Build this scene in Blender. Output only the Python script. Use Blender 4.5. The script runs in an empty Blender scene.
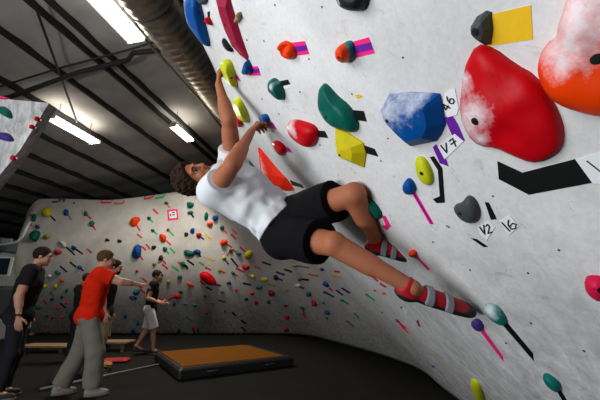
import bpy, math, random
import numpy as np
from mathutils import geometry as mgeo
from mathutils import Vector, Matrix, noise as mnoise
from mathutils.bvhtree import BVHTree
random.seed(7)
SC = bpy.context.scene
COL = SC.collection
R = math.radians

# ------------------------------------------------------------------ camera, world, lights, exposure
CH = 1.18
PIT = R(16.2)
CP, SP = math.cos(PIT), math.sin(PIT)
cam_d = bpy.data.cameras.new('camera'); cam_d.sensor_width = 36; cam_d.lens = 19.98
cam_d.clip_start = .02
cam = bpy.data.objects.new('camera', cam_d); COL.objects.link(cam)
cam.location = (0, 0, CH); cam.rotation_euler = (R(90) + PIT, 0, 0)
SC.camera = cam
SC.view_settings.view_transform = 'Standard'
SC.view_settings.look = 'None'
SC.view_settings.gamma = 1
SC.view_settings.use_curve_mapping = False
SC.view_settings.exposure = 0.0
w = bpy.data.worlds.new('world'); SC.world = w; w.use_nodes = True
w.node_tree.nodes['Background'].inputs[0].default_value = (.75, .85, 1, 1)
w.node_tree.nodes['Background'].inputs[1].default_value = .3

def area_light(name, loc, target, sx, sy, power, col=(1, 1, 1)):
    l = bpy.data.lights.new(name, 'AREA'); l.shape = 'RECTANGLE'; l.size = sx; l.size_y = sy
    l.energy = power; l.color = col
    o = bpy.data.objects.new(name, l); COL.objects.link(o); o.location = loc
    o.rotation_euler = (Vector(target) - Vector(loc)).to_track_quat('-Z', 'Y').to_euler()
    return o
area_light('added_side_key', (-4.1, -.9, 2.75), (.6, .9, 2.9), 2.6, 2.2, 165, (.97, .98, 1))  # added key light for the near wall, from an assumed unseen opening
area_light('added_up_fill', (-4.1, -.9, .5), (-1.0, 1.6, 4.6), 2.6, .8, 200, (.93, .97, 1))  # added up-light that brightens the roof lining and upper wall

# ------------------------------------------------------------------ pixel helpers (600x400 frame of the photo)
def ray(px, py):
    x = px - 300; y = 200 - py
    return Vector((x, 333 * CP - y * SP, 333 * SP + y * CP))
CAM = Vector((0, 0, CH))
def P(px, py, s): return CAM + ray(px, py) * s
def floor_pt(px, py, z=0):
    d = ray(px, py); return CAM + d * ((z - CH) / d.z)
def atY(px, py, Y):
    d = ray(px, py); return CAM + d * (Y / d.y)
def cam_dir(a, b, c):           # right, up, towards camera
    return Vector((a, -b * SP - c * CP, b * CP - c * SP)).normalized()

# ------------------------------------------------------------------ object helpers
def tag(o, label=None, cat=None, group=None, kind=None):
    if label: o['label'] = label
    if cat: o['category'] = cat
    if group: o['group'] = group
    if kind: o['kind'] = kind
    return o
def mesh_obj(name, V, F, mat, parent=None, loc=(0, 0, 0), smooth=True, attr=None, mats=None, fm=None):
    """V in world coordinates; loc = world position of the origin (for children: root loc is subtracted)."""
    loc = Vector(loc)
    base = Vector(parent['_o']) if parent is not None and '_o' in parent.keys() else Vector((0, 0, 0))
    org = base if parent is not None else loc
    V = np.asarray(V, dtype=float).reshape(-1, 3) - np.array(org)
    me = bpy.data.meshes.new(name)
    me.from_pydata(V.tolist(), [], [list(map(int, f)) for f in F])
    me.materials.append(mat)
    if mats:
        for m in mats: me.materials.append(m)
    if fm is not None: me.polygons.foreach_set('material_index', np.asarray(fm, dtype=np.int32))
    me.polygons.foreach_set('use_smooth', [smooth] * len(me.polygons))
    if attr is not None:
        a = me.attributes.new('chalk', 'FLOAT', 'POINT'); a.data.foreach_set('value', np.asarray(attr, dtype=np.float32))
    me.update()
    o = bpy.data.objects.new(name, me); COL.objects.link(o)
    if parent is not None: o.parent = parent
    else: o.location = loc
    o['_o'] = list(org)
    return o
def empty(name, loc, label=None, cat=None, group=None):
    o = bpy.data.objects.new(name, None); COL.objects.link(o); o.location = loc; o['_o'] = list(loc)
    o.empty_display_size = .1
    return tag(o, label, cat, group)
class MB:
    def __init__(s): s.v = []; s.f = []
    def add(s, V, F):
        n = len(s.v); s.v += [tuple(v) for v in V]; s.f += [tuple(i + n for i in f) for f in F]; return s
    def box(s, c, size, ax=None, bev=0):
        ax = ax or (Vector((1, 0, 0)), Vector((0, 1, 0)), Vector((0, 0, 1)))
        c = Vector(c); hx, hy, hz = [q / 2 for q in size]
        b = min(bev, hx * .9, hy * .9, hz * .9)
        if b <= 0:
            V = [c + ax[0] * i * hx + ax[1] * j * hy + ax[2] * k * hz for i in (-1, 1) for j in (-1, 1) for k in (-1, 1)]
            return s.add(V, [(0, 1, 3, 2), (4, 6, 7, 5), (0, 4, 5, 1), (2, 3, 7, 6), (0, 2, 6, 4), (1, 5, 7, 3)])
        rings = []
        for z, i in ((-hz, b), (-hz + b, 0), (hz - b, 0), (hz, b)):
            X, Y = hx - i, hy - i
            r = [(X, Y - b), (X - b, Y), (-X + b, Y), (-X, Y - b), (-X, -Y + b), (-X + b, -Y), (X - b, -Y), (X, -Y + b)]
            rings.append([c + ax[0] * p + ax[1] * q + ax[2] * z for p, q in r])
        V = [p for r in rings for p in r]; F = []
        for k in range(3):
            for i in range(8):
                j = (i + 1) % 8; F.append((k * 8 + i, k * 8 + j, k * 8 + 8 + j, k * 8 + 8 + i))
        F += [tuple(range(7, -1, -1)), tuple(range(24, 32))]
        return s.add(V, F)
    def tube(s, pts, r, n=10, caps=True):
        pts = [Vector(p) for p in pts]; rr = r if isinstance(r, (list, tuple)) else [r] * len(pts)
        V = []; F = []
        t0 = (pts[1] - pts[0]).normalized()
        u = t0.orthogonal().normalized()
        for i, p in enumerate(pts):
            t = (pts[min(i + 1, len(pts) - 1)] - pts[max(i - 1, 0)]).normalized()
            u = (u - t * u.dot(t)).normalized(); v = t.cross(u)
            for k in range(n):
                a = 2 * math.pi * k / n; V.append(p + (u * math.cos(a) + v * math.sin(a)) * rr[i])
        for i in range(len(pts) - 1):
            for k in range(n):
                j = (k + 1) % n; F.append((i * n + k, i * n + j, (i + 1) * n + j, (i + 1) * n + k))
        if caps: F += [tuple(range(n - 1, -1, -1)), tuple(range((len(pts) - 1) * n, len(pts) * n))]
        return s.add(V, F)
    def build(s, name, mat, parent=None, loc=(0, 0, 0), smooth=False):
        return mesh_obj(name, s.v, s.f, mat, parent, loc, smooth)

# ------------------------------------------------------------------ materials
MATS = {}
def mat(name, col, rough=.6, metal=0, noise_amt=.12, noise_scale=8, bump=0, emit=None, spec=.5, sheen=0):
    if name in MATS: return MATS[name]
    m = bpy.data.materials.new(name); m.use_nodes = True; nt = m.node_tree; b = nt.nodes['Principled BSDF']; spec = min(spec, .3)
    b.inputs['Roughness'].default_value = rough; b.inputs['Metallic'].default_value = metal
    b.inputs['Specular IOR Level'].default_value = spec
    tc = nt.nodes.new('ShaderNodeTexCoord')
    n = nt.nodes.new('ShaderNodeTexNoise'); n.inputs['Scale'].default_value = noise_scale; n.inputs['Detail'].default_value = 5
    nt.links.new(tc.outputs['Object'], n.inputs['Vector'])
    mx = nt.nodes.new('ShaderNodeMix'); mx.data_type = 'RGBA'
    lo = tuple(max(0, c * (1 - noise_amt * 1.6)) for c in col[:3]) + (1,); hi = tuple(min(1, c * (1 + noise_amt)) for c in col[:3]) + (1,)
    mx.inputs[6].default_value = lo; mx.inputs[7].default_value = hi
    nt.links.new(n.outputs['Fac'], mx.inputs[0]); nt.links.new(mx.outputs[2], b.inputs['Base Color'])
    if bump:
        bp = nt.nodes.new('ShaderNodeBump'); bp.inputs['Strength'].default_value = bump; bp.inputs['Distance'].default_value = .01
        nt.links.new(n.outputs['Fac'], bp.inputs['Height']); nt.links.new(bp.outputs['Normal'], b.inputs['Normal'])
    if emit:
        b.inputs['Emission Color'].default_value = tuple(col[:3]) + (1,); b.inputs['Emission Strength'].default_value = emit
    MATS[name] = m; return m

def hold_mat(name, col, chalk=True, rough=.45):
    key = 'hold_' + name
    if key in MATS: return MATS[key]
    m = bpy.data.materials.new(key); m.use_nodes = True; nt = m.node_tree; b = nt.nodes['Principled BSDF']
    b.inputs['Roughness'].default_value = rough; b.inputs['Specular IOR Level'].default_value = .14
    tc = nt.nodes.new('ShaderNodeTexCoord')
    n = nt.nodes.new('ShaderNodeTexNoise'); n.inputs['Scale'].default_value = 30; n.inputs['Detail'].default_value = 9; n.inputs['Roughness'].default_value = .8
    nt.links.new(tc.outputs['Object'], n.inputs['Vector'])
    at = nt.nodes.new('ShaderNodeAttribute'); at.attribute_name = 'chalk'
    ad = nt.nodes.new('ShaderNodeMath'); ad.operation = 'MULTIPLY_ADD'      # chalk*1.9 + noise - 1.05
    nt.links.new(at.outputs['Fac'], ad.inputs[0]); ad.inputs[1].default_value = 1.7
    n3 = nt.nodes.new('ShaderNodeMath'); n3.operation = 'MULTIPLY'; n3.inputs[1].default_value = 2.2
    nt.links.new(n.outputs['Fac'], n3.inputs[0]); nt.links.new(n3.outputs[0], ad.inputs[2])
    rp = nt.nodes.new('ShaderNodeMapRange'); rp.inputs['From Min'].default_value = 1.5; rp.inputs['From Max'].default_value = 2.7
    rp.inputs['To Max'].default_value = .8
    nt.links.new(ad.outputs[0], rp.inputs['Value'])
    n2 = nt.nodes.new('ShaderNodeTexNoise'); n2.inputs['Scale'].default_value = 9; n2.inputs['Detail'].default_value = 4
    nt.links.new(tc.outputs['Object'], n2.inputs['Vector'])
    cm = nt.nodes.new('ShaderNodeMix'); cm.data_type = 'RGBA'
    cm.inputs[6].default_value = tuple(c * .78 for c in col) + (1,); cm.inputs[7].default_value = tuple(min(1, c * 1.15) for c in col) + (1,)
    nt.links.new(n2.outputs['Fac'], cm.inputs[0])
    mx = nt.nodes.new('ShaderNodeMix'); mx.data_type = 'RGBA'; mx.inputs[7].default_value = (.78, .8, .84, 1)
    nt.links.new(cm.outputs[2], mx.inputs[6]); nt.links.new(rp.outputs[0], mx.inputs[0]); nt.links.new(mx.outputs[2], b.inputs['Base Color'])
    bp = nt.nodes.new('ShaderNodeBump'); bp.inputs['Strength'].default_value = .25; bp.inputs['Distance'].default_value = .004
    nt.links.new(n.outputs['Fac'], bp.inputs['Height']); nt.links.new(bp.outputs['Normal'], b.inputs['Normal'])
    MATS[key] = m; return m

RGB = dict(scarlet=(.72, .025, .008), red=(.50, .001, .006), orange=(.78, .045, .001), blue=(.001, .065, .27), green=(.001, .10, .075), teal=(.004, .15, .135), yellow=(.60, .50, .008),
           black=(.012, .014, .014), grey=(.05, .06, .065), maroon=(.28, .01, .04), purple=(.06, .03, .22), pink=(.8, .02, .17), olive=(.32, .28, .03),
           white=(.6, .63, .62), magenta=(.6, .01, .06), brown=(.16, .07, .03), tan=(.3, .2, .1), navy=(.01, .03, .12), lime=(.52, .55, .012))
def hmat(c): return hold_mat(c, RGB[c])
TAPE = dict(black=(.004, .0045, .0045), pink=(.85, .015, .2), violet=(.13, .01, .3), red=(.65, .03, .05), green=(.02, .42, .1), yellow=(.76, .46, .001),
            orange=(.75, .16, .05), grey=(.2, .22, .25), white=(.75, .77, .78), olive=(.45, .36, .05), navy=(.03, .04, .12), brown=(.15, .06, .04))
def tmat(c): return mat('tape_' + c, TAPE.get(c, (.3, .02, .03)), .5, noise_amt=.06, noise_scale=40)

def wall_material():
    m = bpy.data.materials.new('textured_wall_paint'); m.use_nodes = True; nt = m.node_tree; b = nt.nodes['Principled BSDF']
    b.inputs['Roughness'].default_value = .8; b.inputs['Specular IOR Level'].default_value = .25
    tc = nt.nodes.new('ShaderNodeTexCoord')
    def nz(scale, detail, rough=.6, vec=None, dist=0):
        n = nt.nodes.new('ShaderNodeTexNoise'); n.inputs['Scale'].default_value = scale; n.inputs['Detail'].default_value = detail
        n.inputs['Roughness'].default_value = rough; n.inputs['Distortion'].default_value = dist
        nt.links.new(vec or tc.outputs['Object'], n.inputs['Vector']); return n
    big = nz(1.3, 6, .65, dist=.4)
    r1 = nt.nodes.new('ShaderNodeValToRGB'); r1.color_ramp.elements[0].position = .3; r1.color_ramp.elements[0].color = (.58, .58, .575, 1)
    r1.color_ramp.elements[1].position = .62; r1.color_ramp.elements[1].color = (.80, .80, .80, 1)
    nt.links.new(big.outputs['Fac'], r1.inputs[0])
    mp = nt.nodes.new('ShaderNodeMapping'); mp.inputs['Scale'].default_value = (1, 1, .45); mp.inputs['Rotation'].default_value = (0, R(-41), 0)
    nt.links.new(tc.outputs['Object'], mp.inputs['Vector'])
    sm = nz(16, 5, .7, mp.outputs['Vector'], 1.2)                    # rubber scuffs and dark rubbed marks
    r2 = nt.nodes.new('ShaderNodeValToRGB'); r2.color_ramp.elements[0].position = .6; r2.color_ramp.elements[0].color = (0, 0, 0, 1)
    r2.color_ramp.elements[1].position = .78; r2.color_ramp.elements[1].color = (1, 1, 1, 1)
    nt.links.new(sm.outputs['Fac'], r2.inputs[0])
    mk = nz(.9, 3)
    mm = nt.nodes.new('ShaderNodeMath'); mm.operation = 'MULTIPLY'; nt.links.new(r2.outputs[0], mm.inputs[0]); nt.links.new(mk.outputs['Fac'], mm.inputs[1])
    mx = nt.nodes.new('ShaderNodeMix'); mx.data_type = 'RGBA'; mx.inputs[7].default_value = (.1, .1, .105, 1)
    nt.links.new(mm.outputs[0], mx.inputs[0]); nt.links.new(r1.outputs[0], mx.inputs[6])
    fine = nz(55, 4)
    m2 = nt.nodes.new('ShaderNodeMix'); m2.data_type = 'RGBA'; m2.blend_type = 'MULTIPLY'; m2.inputs[0].default_value = .25
    nt.links.new(mx.outputs[2], m2.inputs[6]); nt.links.new(fine.outputs['Fac'], m2.inputs[7])
    # boot-rubber streaks; the height mask also paints in the dimmer light low down
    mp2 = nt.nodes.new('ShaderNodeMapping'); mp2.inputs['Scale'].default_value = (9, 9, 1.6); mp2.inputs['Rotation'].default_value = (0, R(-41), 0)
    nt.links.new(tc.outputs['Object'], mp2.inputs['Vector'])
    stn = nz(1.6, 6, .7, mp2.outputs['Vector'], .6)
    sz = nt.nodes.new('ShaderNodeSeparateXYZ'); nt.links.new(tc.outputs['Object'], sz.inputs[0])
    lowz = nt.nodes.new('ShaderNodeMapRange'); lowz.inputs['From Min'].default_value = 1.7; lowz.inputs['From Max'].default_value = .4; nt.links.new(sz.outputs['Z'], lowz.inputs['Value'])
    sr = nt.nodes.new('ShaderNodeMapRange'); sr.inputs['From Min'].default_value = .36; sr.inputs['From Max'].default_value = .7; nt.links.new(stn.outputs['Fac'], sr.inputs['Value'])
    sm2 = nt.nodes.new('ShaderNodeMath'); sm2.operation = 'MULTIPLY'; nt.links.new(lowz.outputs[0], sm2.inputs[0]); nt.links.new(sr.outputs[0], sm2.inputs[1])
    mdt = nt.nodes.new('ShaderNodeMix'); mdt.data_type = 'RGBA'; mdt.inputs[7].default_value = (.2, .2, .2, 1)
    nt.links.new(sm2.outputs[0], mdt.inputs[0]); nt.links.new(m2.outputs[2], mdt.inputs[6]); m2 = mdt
    # warm grey paint on the far part of the wall (world y > 6)
    sx = nt.nodes.new('ShaderNodeSeparateXYZ'); nt.links.new(tc.outputs['Object'], sx.inputs[0])
    mr = nt.nodes.new('ShaderNodeMapRange'); mr.inputs['From Min'].default_value = 2.0; mr.inputs['From Max'].default_value = 8; nt.links.new(sx.outputs['Y'], mr.inputs['Value'])
    m3 = nt.nodes.new('ShaderNodeMix'); m3.data_type = 'RGBA'; m3.blend_type = 'MULTIPLY'; m3.inputs[7].default_value = (.85, .83, .79, 1)
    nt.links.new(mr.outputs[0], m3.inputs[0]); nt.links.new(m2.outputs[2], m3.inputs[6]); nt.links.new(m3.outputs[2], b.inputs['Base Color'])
    bp = nt.nodes.new('ShaderNodeBump'); bp.inputs['Strength'].default_value = .35; bp.inputs['Distance'].default_value = .006
    nt.links.new(sm.outputs['Fac'], bp.inputs['Height']); nt.links.new(bp.outputs['Normal'], b.inputs['Normal'])
    return m
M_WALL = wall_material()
M_PLY = mat('plywood_edge', (.32, .22, .12), .7, noise_amt=.3, noise_scale=20)
M_STEEL = mat('dark_steel', (.035, .035, .035), .55, .3)
M_GALV = mat('galvanised_steel', (.62, .56, .47), .42, .95, noise_amt=.3, noise_scale=5)
M_DECK = mat('roof_insulation', (.42, .40, .375), .85, noise_amt=.18, noise_scale=3, bump=.2)
M_FLOOR = mat('dark_rubber_floor', (.013, .0128, .0115), .85, noise_amt=.25, noise_scale=3, spec=.06)
M_SHELL = mat('dim_plaster', (.22, .22, .22), .9)
M_WHITE = mat('white_enamel', (.8, .8, .8), .4)

# ------------------------------------------------------------------ climbing wall: one continuous curved surface
def catmull(A, per):
    A = np.array(A, float); out = []
    n = len(A)
    for i in range(n - 1):
        p0 = A[max(i - 1, 0)]; p1 = A[i]; p2 = A[i + 1]; p3 = A[min(i + 2, n - 1)]
        for k in range(per):
            t = k / per
            out.append(.5 * ((2 * p1) + (-p0 + p2) * t + (2 * p0 - 5 * p1 + 4 * p2 - p3) * t * t + (-p0 + 3 * p1 - 3 * p2 + p3) * t ** 3))
    out.append(A[-1]); return np.array(out)
def gx(y):
    a = (y - 1.88); sp = .12 * math.log1p(math.exp(-abs(a) / .12)) + max(-a, 0)      # smooth positive part of (2.05-y)
    return 1.76 + .40 * sp + .05 * max(a, 0)
ST = []      # base x, base y, top x, top y, top z, bulge
for y, h in [(-2.6, 3.3), (-1.6, 3.3), (-.6, 3.3), (.3, 3.25), (.9, 3.2), (1.3, 3.14), (1.68, 3.0), (1.85, 2.88), (2.05, 2.79), (2.35, 2.8), (2.75, 2.86), (3.4, 2.97), (4.1, 3.1), (4.9, 3.24)]:
    ST.append((gx(y), y, gx(y) - .864 * h, y, h, 0))
ST += [(2.0, 6.2, -1.5, 6.4, 3.5, .05), (1.6, 7.9, -2.2, 8.1, 3.85, .1), (.95, 9.5, -3.0, 9.5, 4.15, .2), (.1, 11.2, -3.8, 10.0, 4.36, .6), (-1.5, 11.6, -4.9, 10.35, 4.33, .85),
       (-4.5, 11.6, -6.2, 10.45, 4.22, .9), (-7.0, 11.6, -7.3, 10.45, 4.25, .9), (-8.2, 11.6, -8.15, 10.45, 4.26, .9), (-8.6, 11.6, -8.55, 10.45, 4.22, .9), (-8.72, 11.6, -8.74, 10.45, 4.0, .6), (-8.76, 11.6, -8.82, 10.45, 3.75, .45)]
STF = catmull(ST, 9)
NV = 44
def wall_point(st, v):
    bx, by, tx, ty, tz, bl = st
    z = tz * v
    return Vector((bx + (tx - bx) * v, by + (ty - by) * v - bl * math.sin(math.pi * min(1, v)), z))
NS = len(STF)
WP = np.array([[tuple(wall_point(st, j / NV)) for j in range(NV + 1)] for st in STF])
du = np.gradient(WP, axis=0); dv = np.gradient(WP, axis=1)
WN = np.cross(dv, du); WN /= np.linalg.norm(WN, axis=2, keepdims=True)       # faces the room
if WN[20, 10, 0] > 0: WN = -WN
wf = [(i * (NV + 1) + j, i * (NV + 1) + j + 1, (i + 1) * (NV + 1) + j + 1, (i + 1) * (NV + 1) + j) for i in range(NS - 1) for j in range(NV)]
WV = WP.reshape(-1, 3); n0 = len(WV)
BV = WV - WN.reshape(-1, 3) * .09
allf = list(wf) + [(f[3] + n0, f[2] + n0, f[1] + n0, f[0] + n0) for f in wf]
fm = [0] * (2 * len(wf))
def idx(i, j): return i * (NV + 1) + j
for i in range(NS - 1):
    for j in (0, NV): allf.append((idx(i, j), idx(i + 1, j), idx(i + 1, j) + n0, idx(i, j) + n0)); fm.append(1)
for j in range(NV):
    for i in (0, NS - 1): allf.append((idx(i, j), idx(i, j + 1), idx(i, j + 1) + n0, idx(i, j) + n0)); fm.append(1)
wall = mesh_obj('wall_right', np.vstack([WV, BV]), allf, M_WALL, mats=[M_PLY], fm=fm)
tag(wall, 'curved grey-white climbing wall leaning over the room and sweeping round to the back', kind='structure')
BVH = BVHTree.FromPolygons([Vector(v) for v in WV], wf)
def hit(px, py):
    d = ray(px, py).normalized()
    loc, n, i, dist = BVH.ray_cast(CAM, d)
    if loc is None: return None
    if n.dot(d) > 0: n = -n
    return loc, n
def hit_near(px, py):
    for r in range(0, 60, 2):
        for a in range(0, 360, 30):
            h = hit(px + r * math.cos(R(a)), py + r * math.sin(R(a)))
            if h: return h
def frame(n):
    e1 = (Vector((0, 0, 1)).cross(n)).normalized(); e2 = n.cross(e1).normalized(); return e1, e2
def on_plane(px, py, c, n, off):
    d = ray(px, py); p0 = c + n * off
    t = (p0 - CAM).dot(n) / d.dot(n); return CAM + d * t - n * off
def chaikin(pts, it):
    for _ in range(it):
        out = []
        for i in range(len(pts)):
            a = pts[i]; b = pts[(i + 1) % len(pts)]
            out += [(a[0] * .75 + b[0] * .25, a[1] * .75 + b[1] * .25), (a[0] * .25 + b[0] * .75, a[1] * .25 + b[1] * .75)]
        pts = out
    return pts

def traced_hold(label, colour, outline, H, smooth_it=2, apex=None, p=2.2, lump=.12, bolt=None, chalk=(), freq=9, group=None, facet=False, off=.45, inner=.55, lean=False):
    cx = sum(a for a, b in outline) / len(outline); cy = sum(b for a, b in outline) / len(outline)
    c, n = hit(cx, cy) or hit_near(cx, cy)
    deep = .05; tc_ = (CAM - c).normalized(); g_ = n.dot(tc_)
    if lean:                      # seen almost edge-on: the block leans out towards the room
        xm = max(outline); h2 = hit(xm[0] - 1, xm[1])
        if h2 and (h2[0] - c).length < 2: c, n = h2; tc_ = (CAM - c).normalized(); g_ = min(.5, n.dot(tc_))
        n0_ = n; n = (n + tc_ * (.55 - g_)* 1.3).normalized()
        px_ = max(max(a for a, b in outline) - min(a for a, b in outline), max(b for a, b in outline) - min(b for a, b in outline))
        deep = .05 + .7 * px_ * (c - CAM).length / 333 * math.tan(n0_.angle(n))
    pts = chaikin(outline, smooth_it) if smooth_it else outline
    base = [on_plane(x, y, c, n, H * off) for x, y in pts]
    ctr = on_plane(*(apex or (cx, cy)), c, n, H)
    ctrp = ctr
    V = []; A = []; N = len(base); rows = []
    qs = [1.0, 1.0, .96, .88, .76, .62, .46, .3, .14] if not facet else [1.0, 1.0, inner, .0001]
    for k, q in enumerate(qs):
        if k == 0: hh = -deep
        elif not facet: hh = H * (1 - q ** p) ** (1 / p) if k > 1 else 0
        else: hh = {1: .12, 2: .82, 3: 1.0}[k] * H
        for b_ in base:
            pt = ctrp + (b_ - ctrp) * q
            d = 0
            if lump and k > 0:
                nv = mnoise.noise((pt - c) * freq + Vector((cx, cy, 0)))
                d = nv * lump * H * 2.2 * (1 - q ** 3)
            V.append(pt + n * (hh + d))
    V.append(ctrp + n * (H * (1 if facet else 1.0)))
    F = []
    for k in range(len(qs) - 1):
        for i in range(N):
            j = (i + 1) % N; F.append((k * N + i, k * N + j, k * N + N + j, k * N + N + i))
    L = (len(qs) - 1) * N
    for i in range(N): F.append((L + i, L + (i + 1) % N, len(V) - 1))
    F.append(tuple(range(N - 1, -1, -1)))
    if chalk:
        cs = [(on_plane(x, y, c, n, H * .6), r * (c - CAM).length / 333) for x, y, r in chalk]
        for v in V:
            A.append(max(max(0, 1 - ((v - q_) - n * (v - q_).dot(n)).length / r_) for q_, r_ in cs))
    else: A = [0.0] * len(V)
    o = mesh_obj('climbing_hold', V, F, hmat(colour), loc=c, smooth=not facet, attr=A)
    tag(o, label, 'climbing hold', group)
    if bolt:
        bx, by, br = bolt
        d = ray(bx, by).normalized()
        tr = BVHTree.FromPolygons([Vector(v) for v in V], F)
        loc, nn, i_, ds = tr.ray_cast(CAM, d)
        if loc is None: loc = on_plane(bx, by, c, n, H * .7) + n * H * .7; nn = n
        if nn.dot(d) > 0: nn = -nn
        rr = br * (loc - CAM).length / 333
        m = MB(); m.tube([loc - nn * .012, loc + nn * .0015, loc + nn * .0018], [rr, rr, rr * .8], 14)
        m.tube([loc + nn * .0015, loc + nn * .0035], rr * .45, 6)
        m.build('bolt', mat('bolt_black', (.01, .01, .01), .5), o)
    return o

def ribbon(name, outline, matl, parent=None, lift=.002, label=None, cat=None, group=None, sub=3):
    """thin tape glued on the wall: outline polygon in photo pixels, draped on the surface"""
    n_ = len(outline); pts = []
    for i in range(n_):
        a = outline[i]; b = outline[(i + 1) % n_]
        for k in range(sub): pts.append((a[0] + (b[0] - a[0]) * k / sub, a[1] + (b[1] - a[1]) * k / sub))
    cx = sum(a for a, b in pts) / len(pts); cy = sum(b for a, b in pts) / len(pts)
    c, n = hit(cx, cy) or hit_near(cx, cy)
    top = []
    for x, y in pts:
        h = hit(x, y)
        q = h[0] if h and (h[0] - c).length < .6 else on_plane(x, y, c, n, 0)
        top.append(q)
    V = [q + n * lift for q in top] + [q - n * .004 for q in top] + [c + n * lift]
    N = len(top)
    F = [tuple(t_) for t_ in mgeo.tessellate_polygon([top])]
    V.pop(); F += [] + [(i, i + N, (i + 1) % N + N, (i + 1) % N) for i in range(N)]
    o = mesh_obj(name, V, F, matl, parent, loc=c, smooth=False)
    if parent is None: tag(o, label, cat or 'tape', group)
    return o
def tape(label, colour, outline, stripe=None, **k):
    o = ribbon('tape_strip', outline, tmat(colour), label=label, **k)
    if stripe: ribbon('stripe', stripe, tmat('violet'), parent=o, lift=.0032)
    return o

def build_shell():
    V = [(-16, -7, 0), (9, -7, 0), (9, 26, 0), (-16, 26, 0)]
    m = MB(); m.box((-3.5, 9.5, -.1), (25, 33, .2)); tag(m.build('floor', M_FLOOR), 'dark rubber gym floor', kind='structure')
    m = MB(); m.box((-16, 9.5, 3.8), (.2, 33, 7.6)); tag(m.build('wall_left', M_SHELL), kind='structure')
    m = MB(); m.box((9, 9.5, 4.3), (.2, 33, 8.6)); tag(m.build('wall_far_right', M_SHELL), kind='structure')
    m = MB(); m.box((-3.5, 26, 4.3), (25, .2, 8.6)); tag(m.build('wall_back', M_SHELL), kind='structure')
    m = MB(); m.box((-3.5, -7, 4.3), (25, .2, 8.6)); tag(m.build('wall_front', M_SHELL), kind='structure')
    m = MB(); m.box((-4.35, -4.65, 3), (.2, 4.7, 6)); m.box((-4.35, .75, 3), (.2, .5, 6)); m.box((-4.35, -.9, 5), (.2, 2.8, 2))
    tag(m.build('wall_added_partition', M_SHELL), kind='structure')  # unseen partition added to frame the side key light
build_shell()

# ------------------------------------------------------------------ roof: sloping insulated deck, purlins, beams
AX = Vector((math.sin(R(11.5)), math.cos(R(11.5)), 0)); PX = Vector((math.cos(R(11.5)), -math.sin(R(11.5)), 0))
RZ, RS = 6.3, .153
def roof(u, w_, dz=0): 
    q = PX * u + AX * w_; return Vector((q.x, q.y, RZ + RS * u + dz))
def build_roof():
    us = np.arange(-20, 12.01, .5); ws = np.arange(-10, 30.01, .15)
    V = []; F = []
    for u in us:
        for w_ in ws:
            ph = (w_ % .75) / .75
            sag = -.055 * math.sin(math.pi * ph) ** .6
            V.append(roof(u, w_, sag + .01 * mnoise.noise(Vector((u * .8, w_ * .8, 0)))))
    W = len(ws)
    for i in range(len(us) - 1):
        for j in range(W - 1): F.append((i * W + j, i * W + j + 1, (i + 1) * W + j + 1, (i + 1) * W + j))
    c = mesh_obj('ceiling', V, F, M_DECK, smooth=True); tag(c, 'sloping roof lined with quilted grey insulation', kind='structure')
    UP = (PX + Vector((0, 0, RS))).normalized(); NN = UP.cross(AX).normalized()
    ax = (UP, AX, NN)
    us = [-4.78, -4.52] + [-5.62 - k * 1.06 for k in range(9)] + [-3.5, -2.45, -1.4, -.35, .7, 1.8, 2.9]
    for u in us:
        m = MB(); m.box(roof(u, 10, -.10), (.03, 40, .13), ax); m.box(roof(u, 10, -.165), (.05, 40, .012), ax)
        m.build('purlin', M_STEEL, c)
    for w_ in (12.6, 18.5, 24):
        m = MB(); m.box(roof(-4, w_, -.42), (30, .03, .4), ax); m.box(roof(-4, w_, -.62), (30, .22, .03), ax); m.box(roof(-4, w_, -.24), (30, .2, .03), ax)
        m.build('roof_beam', M_STEEL, c)
    return c
CEIL = build_roof()
def on_roof(px, py, dz):
    d = ray(px, py); # plane: z = RZ+RS*u+dz
    u_ = d.dot(PX); t = (RZ + dz - CH) / (d.z - RS * u_); return CAM + d * t

# pipes and rods under the roof
def pipe(name, label, pts, r, cat='pipe', m=None):
    mb = MB(); mb.tube(pts, r, 8); o = mb.build(name, m or M_STEEL, loc=pts[0], smooth=True); tag(o, label, cat); return o
pipe('sprinkler_pipe', 'dark sprinkler pipe with an elbow crossing under the roof purlins', [on_roof(-60, 112, -.3), on_roof(10, 97, -.3), on_roof(80, 72, -.3), on_roof(128, 60, -.3), on_roof(133, 53, -.3), on_roof(160, 50, -.3), on_roof(260, 20, -.3)], .045)
pipe('conduit_pipe', 'thin conduit running beside the dark sprinkler pipe under the roof', [on_roof(-60, 105, -.27), on_roof(60, 68, -.27), on_roof(128, 50, -.27), on_roof(200, 28, -.27)], .018)
pipe('brace_rod', 'straight diagonal steel brace rod crossing the purlins above the lower light', [on_roof(26, -20, -.28), on_roof(33, 0, -.28), on_roof(77, 122, -.28)], .02, 'rod')
pipe('conduit_pipe', 'pale straight conduit running along the left side of the spiral duct', [on_roof(112, -30, -.45), on_roof(143, 37, -.45), on_roof(198, 98, -.45), on_roof(240, 150, -.45)], .025, 'pipe', M_GALV)

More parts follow.
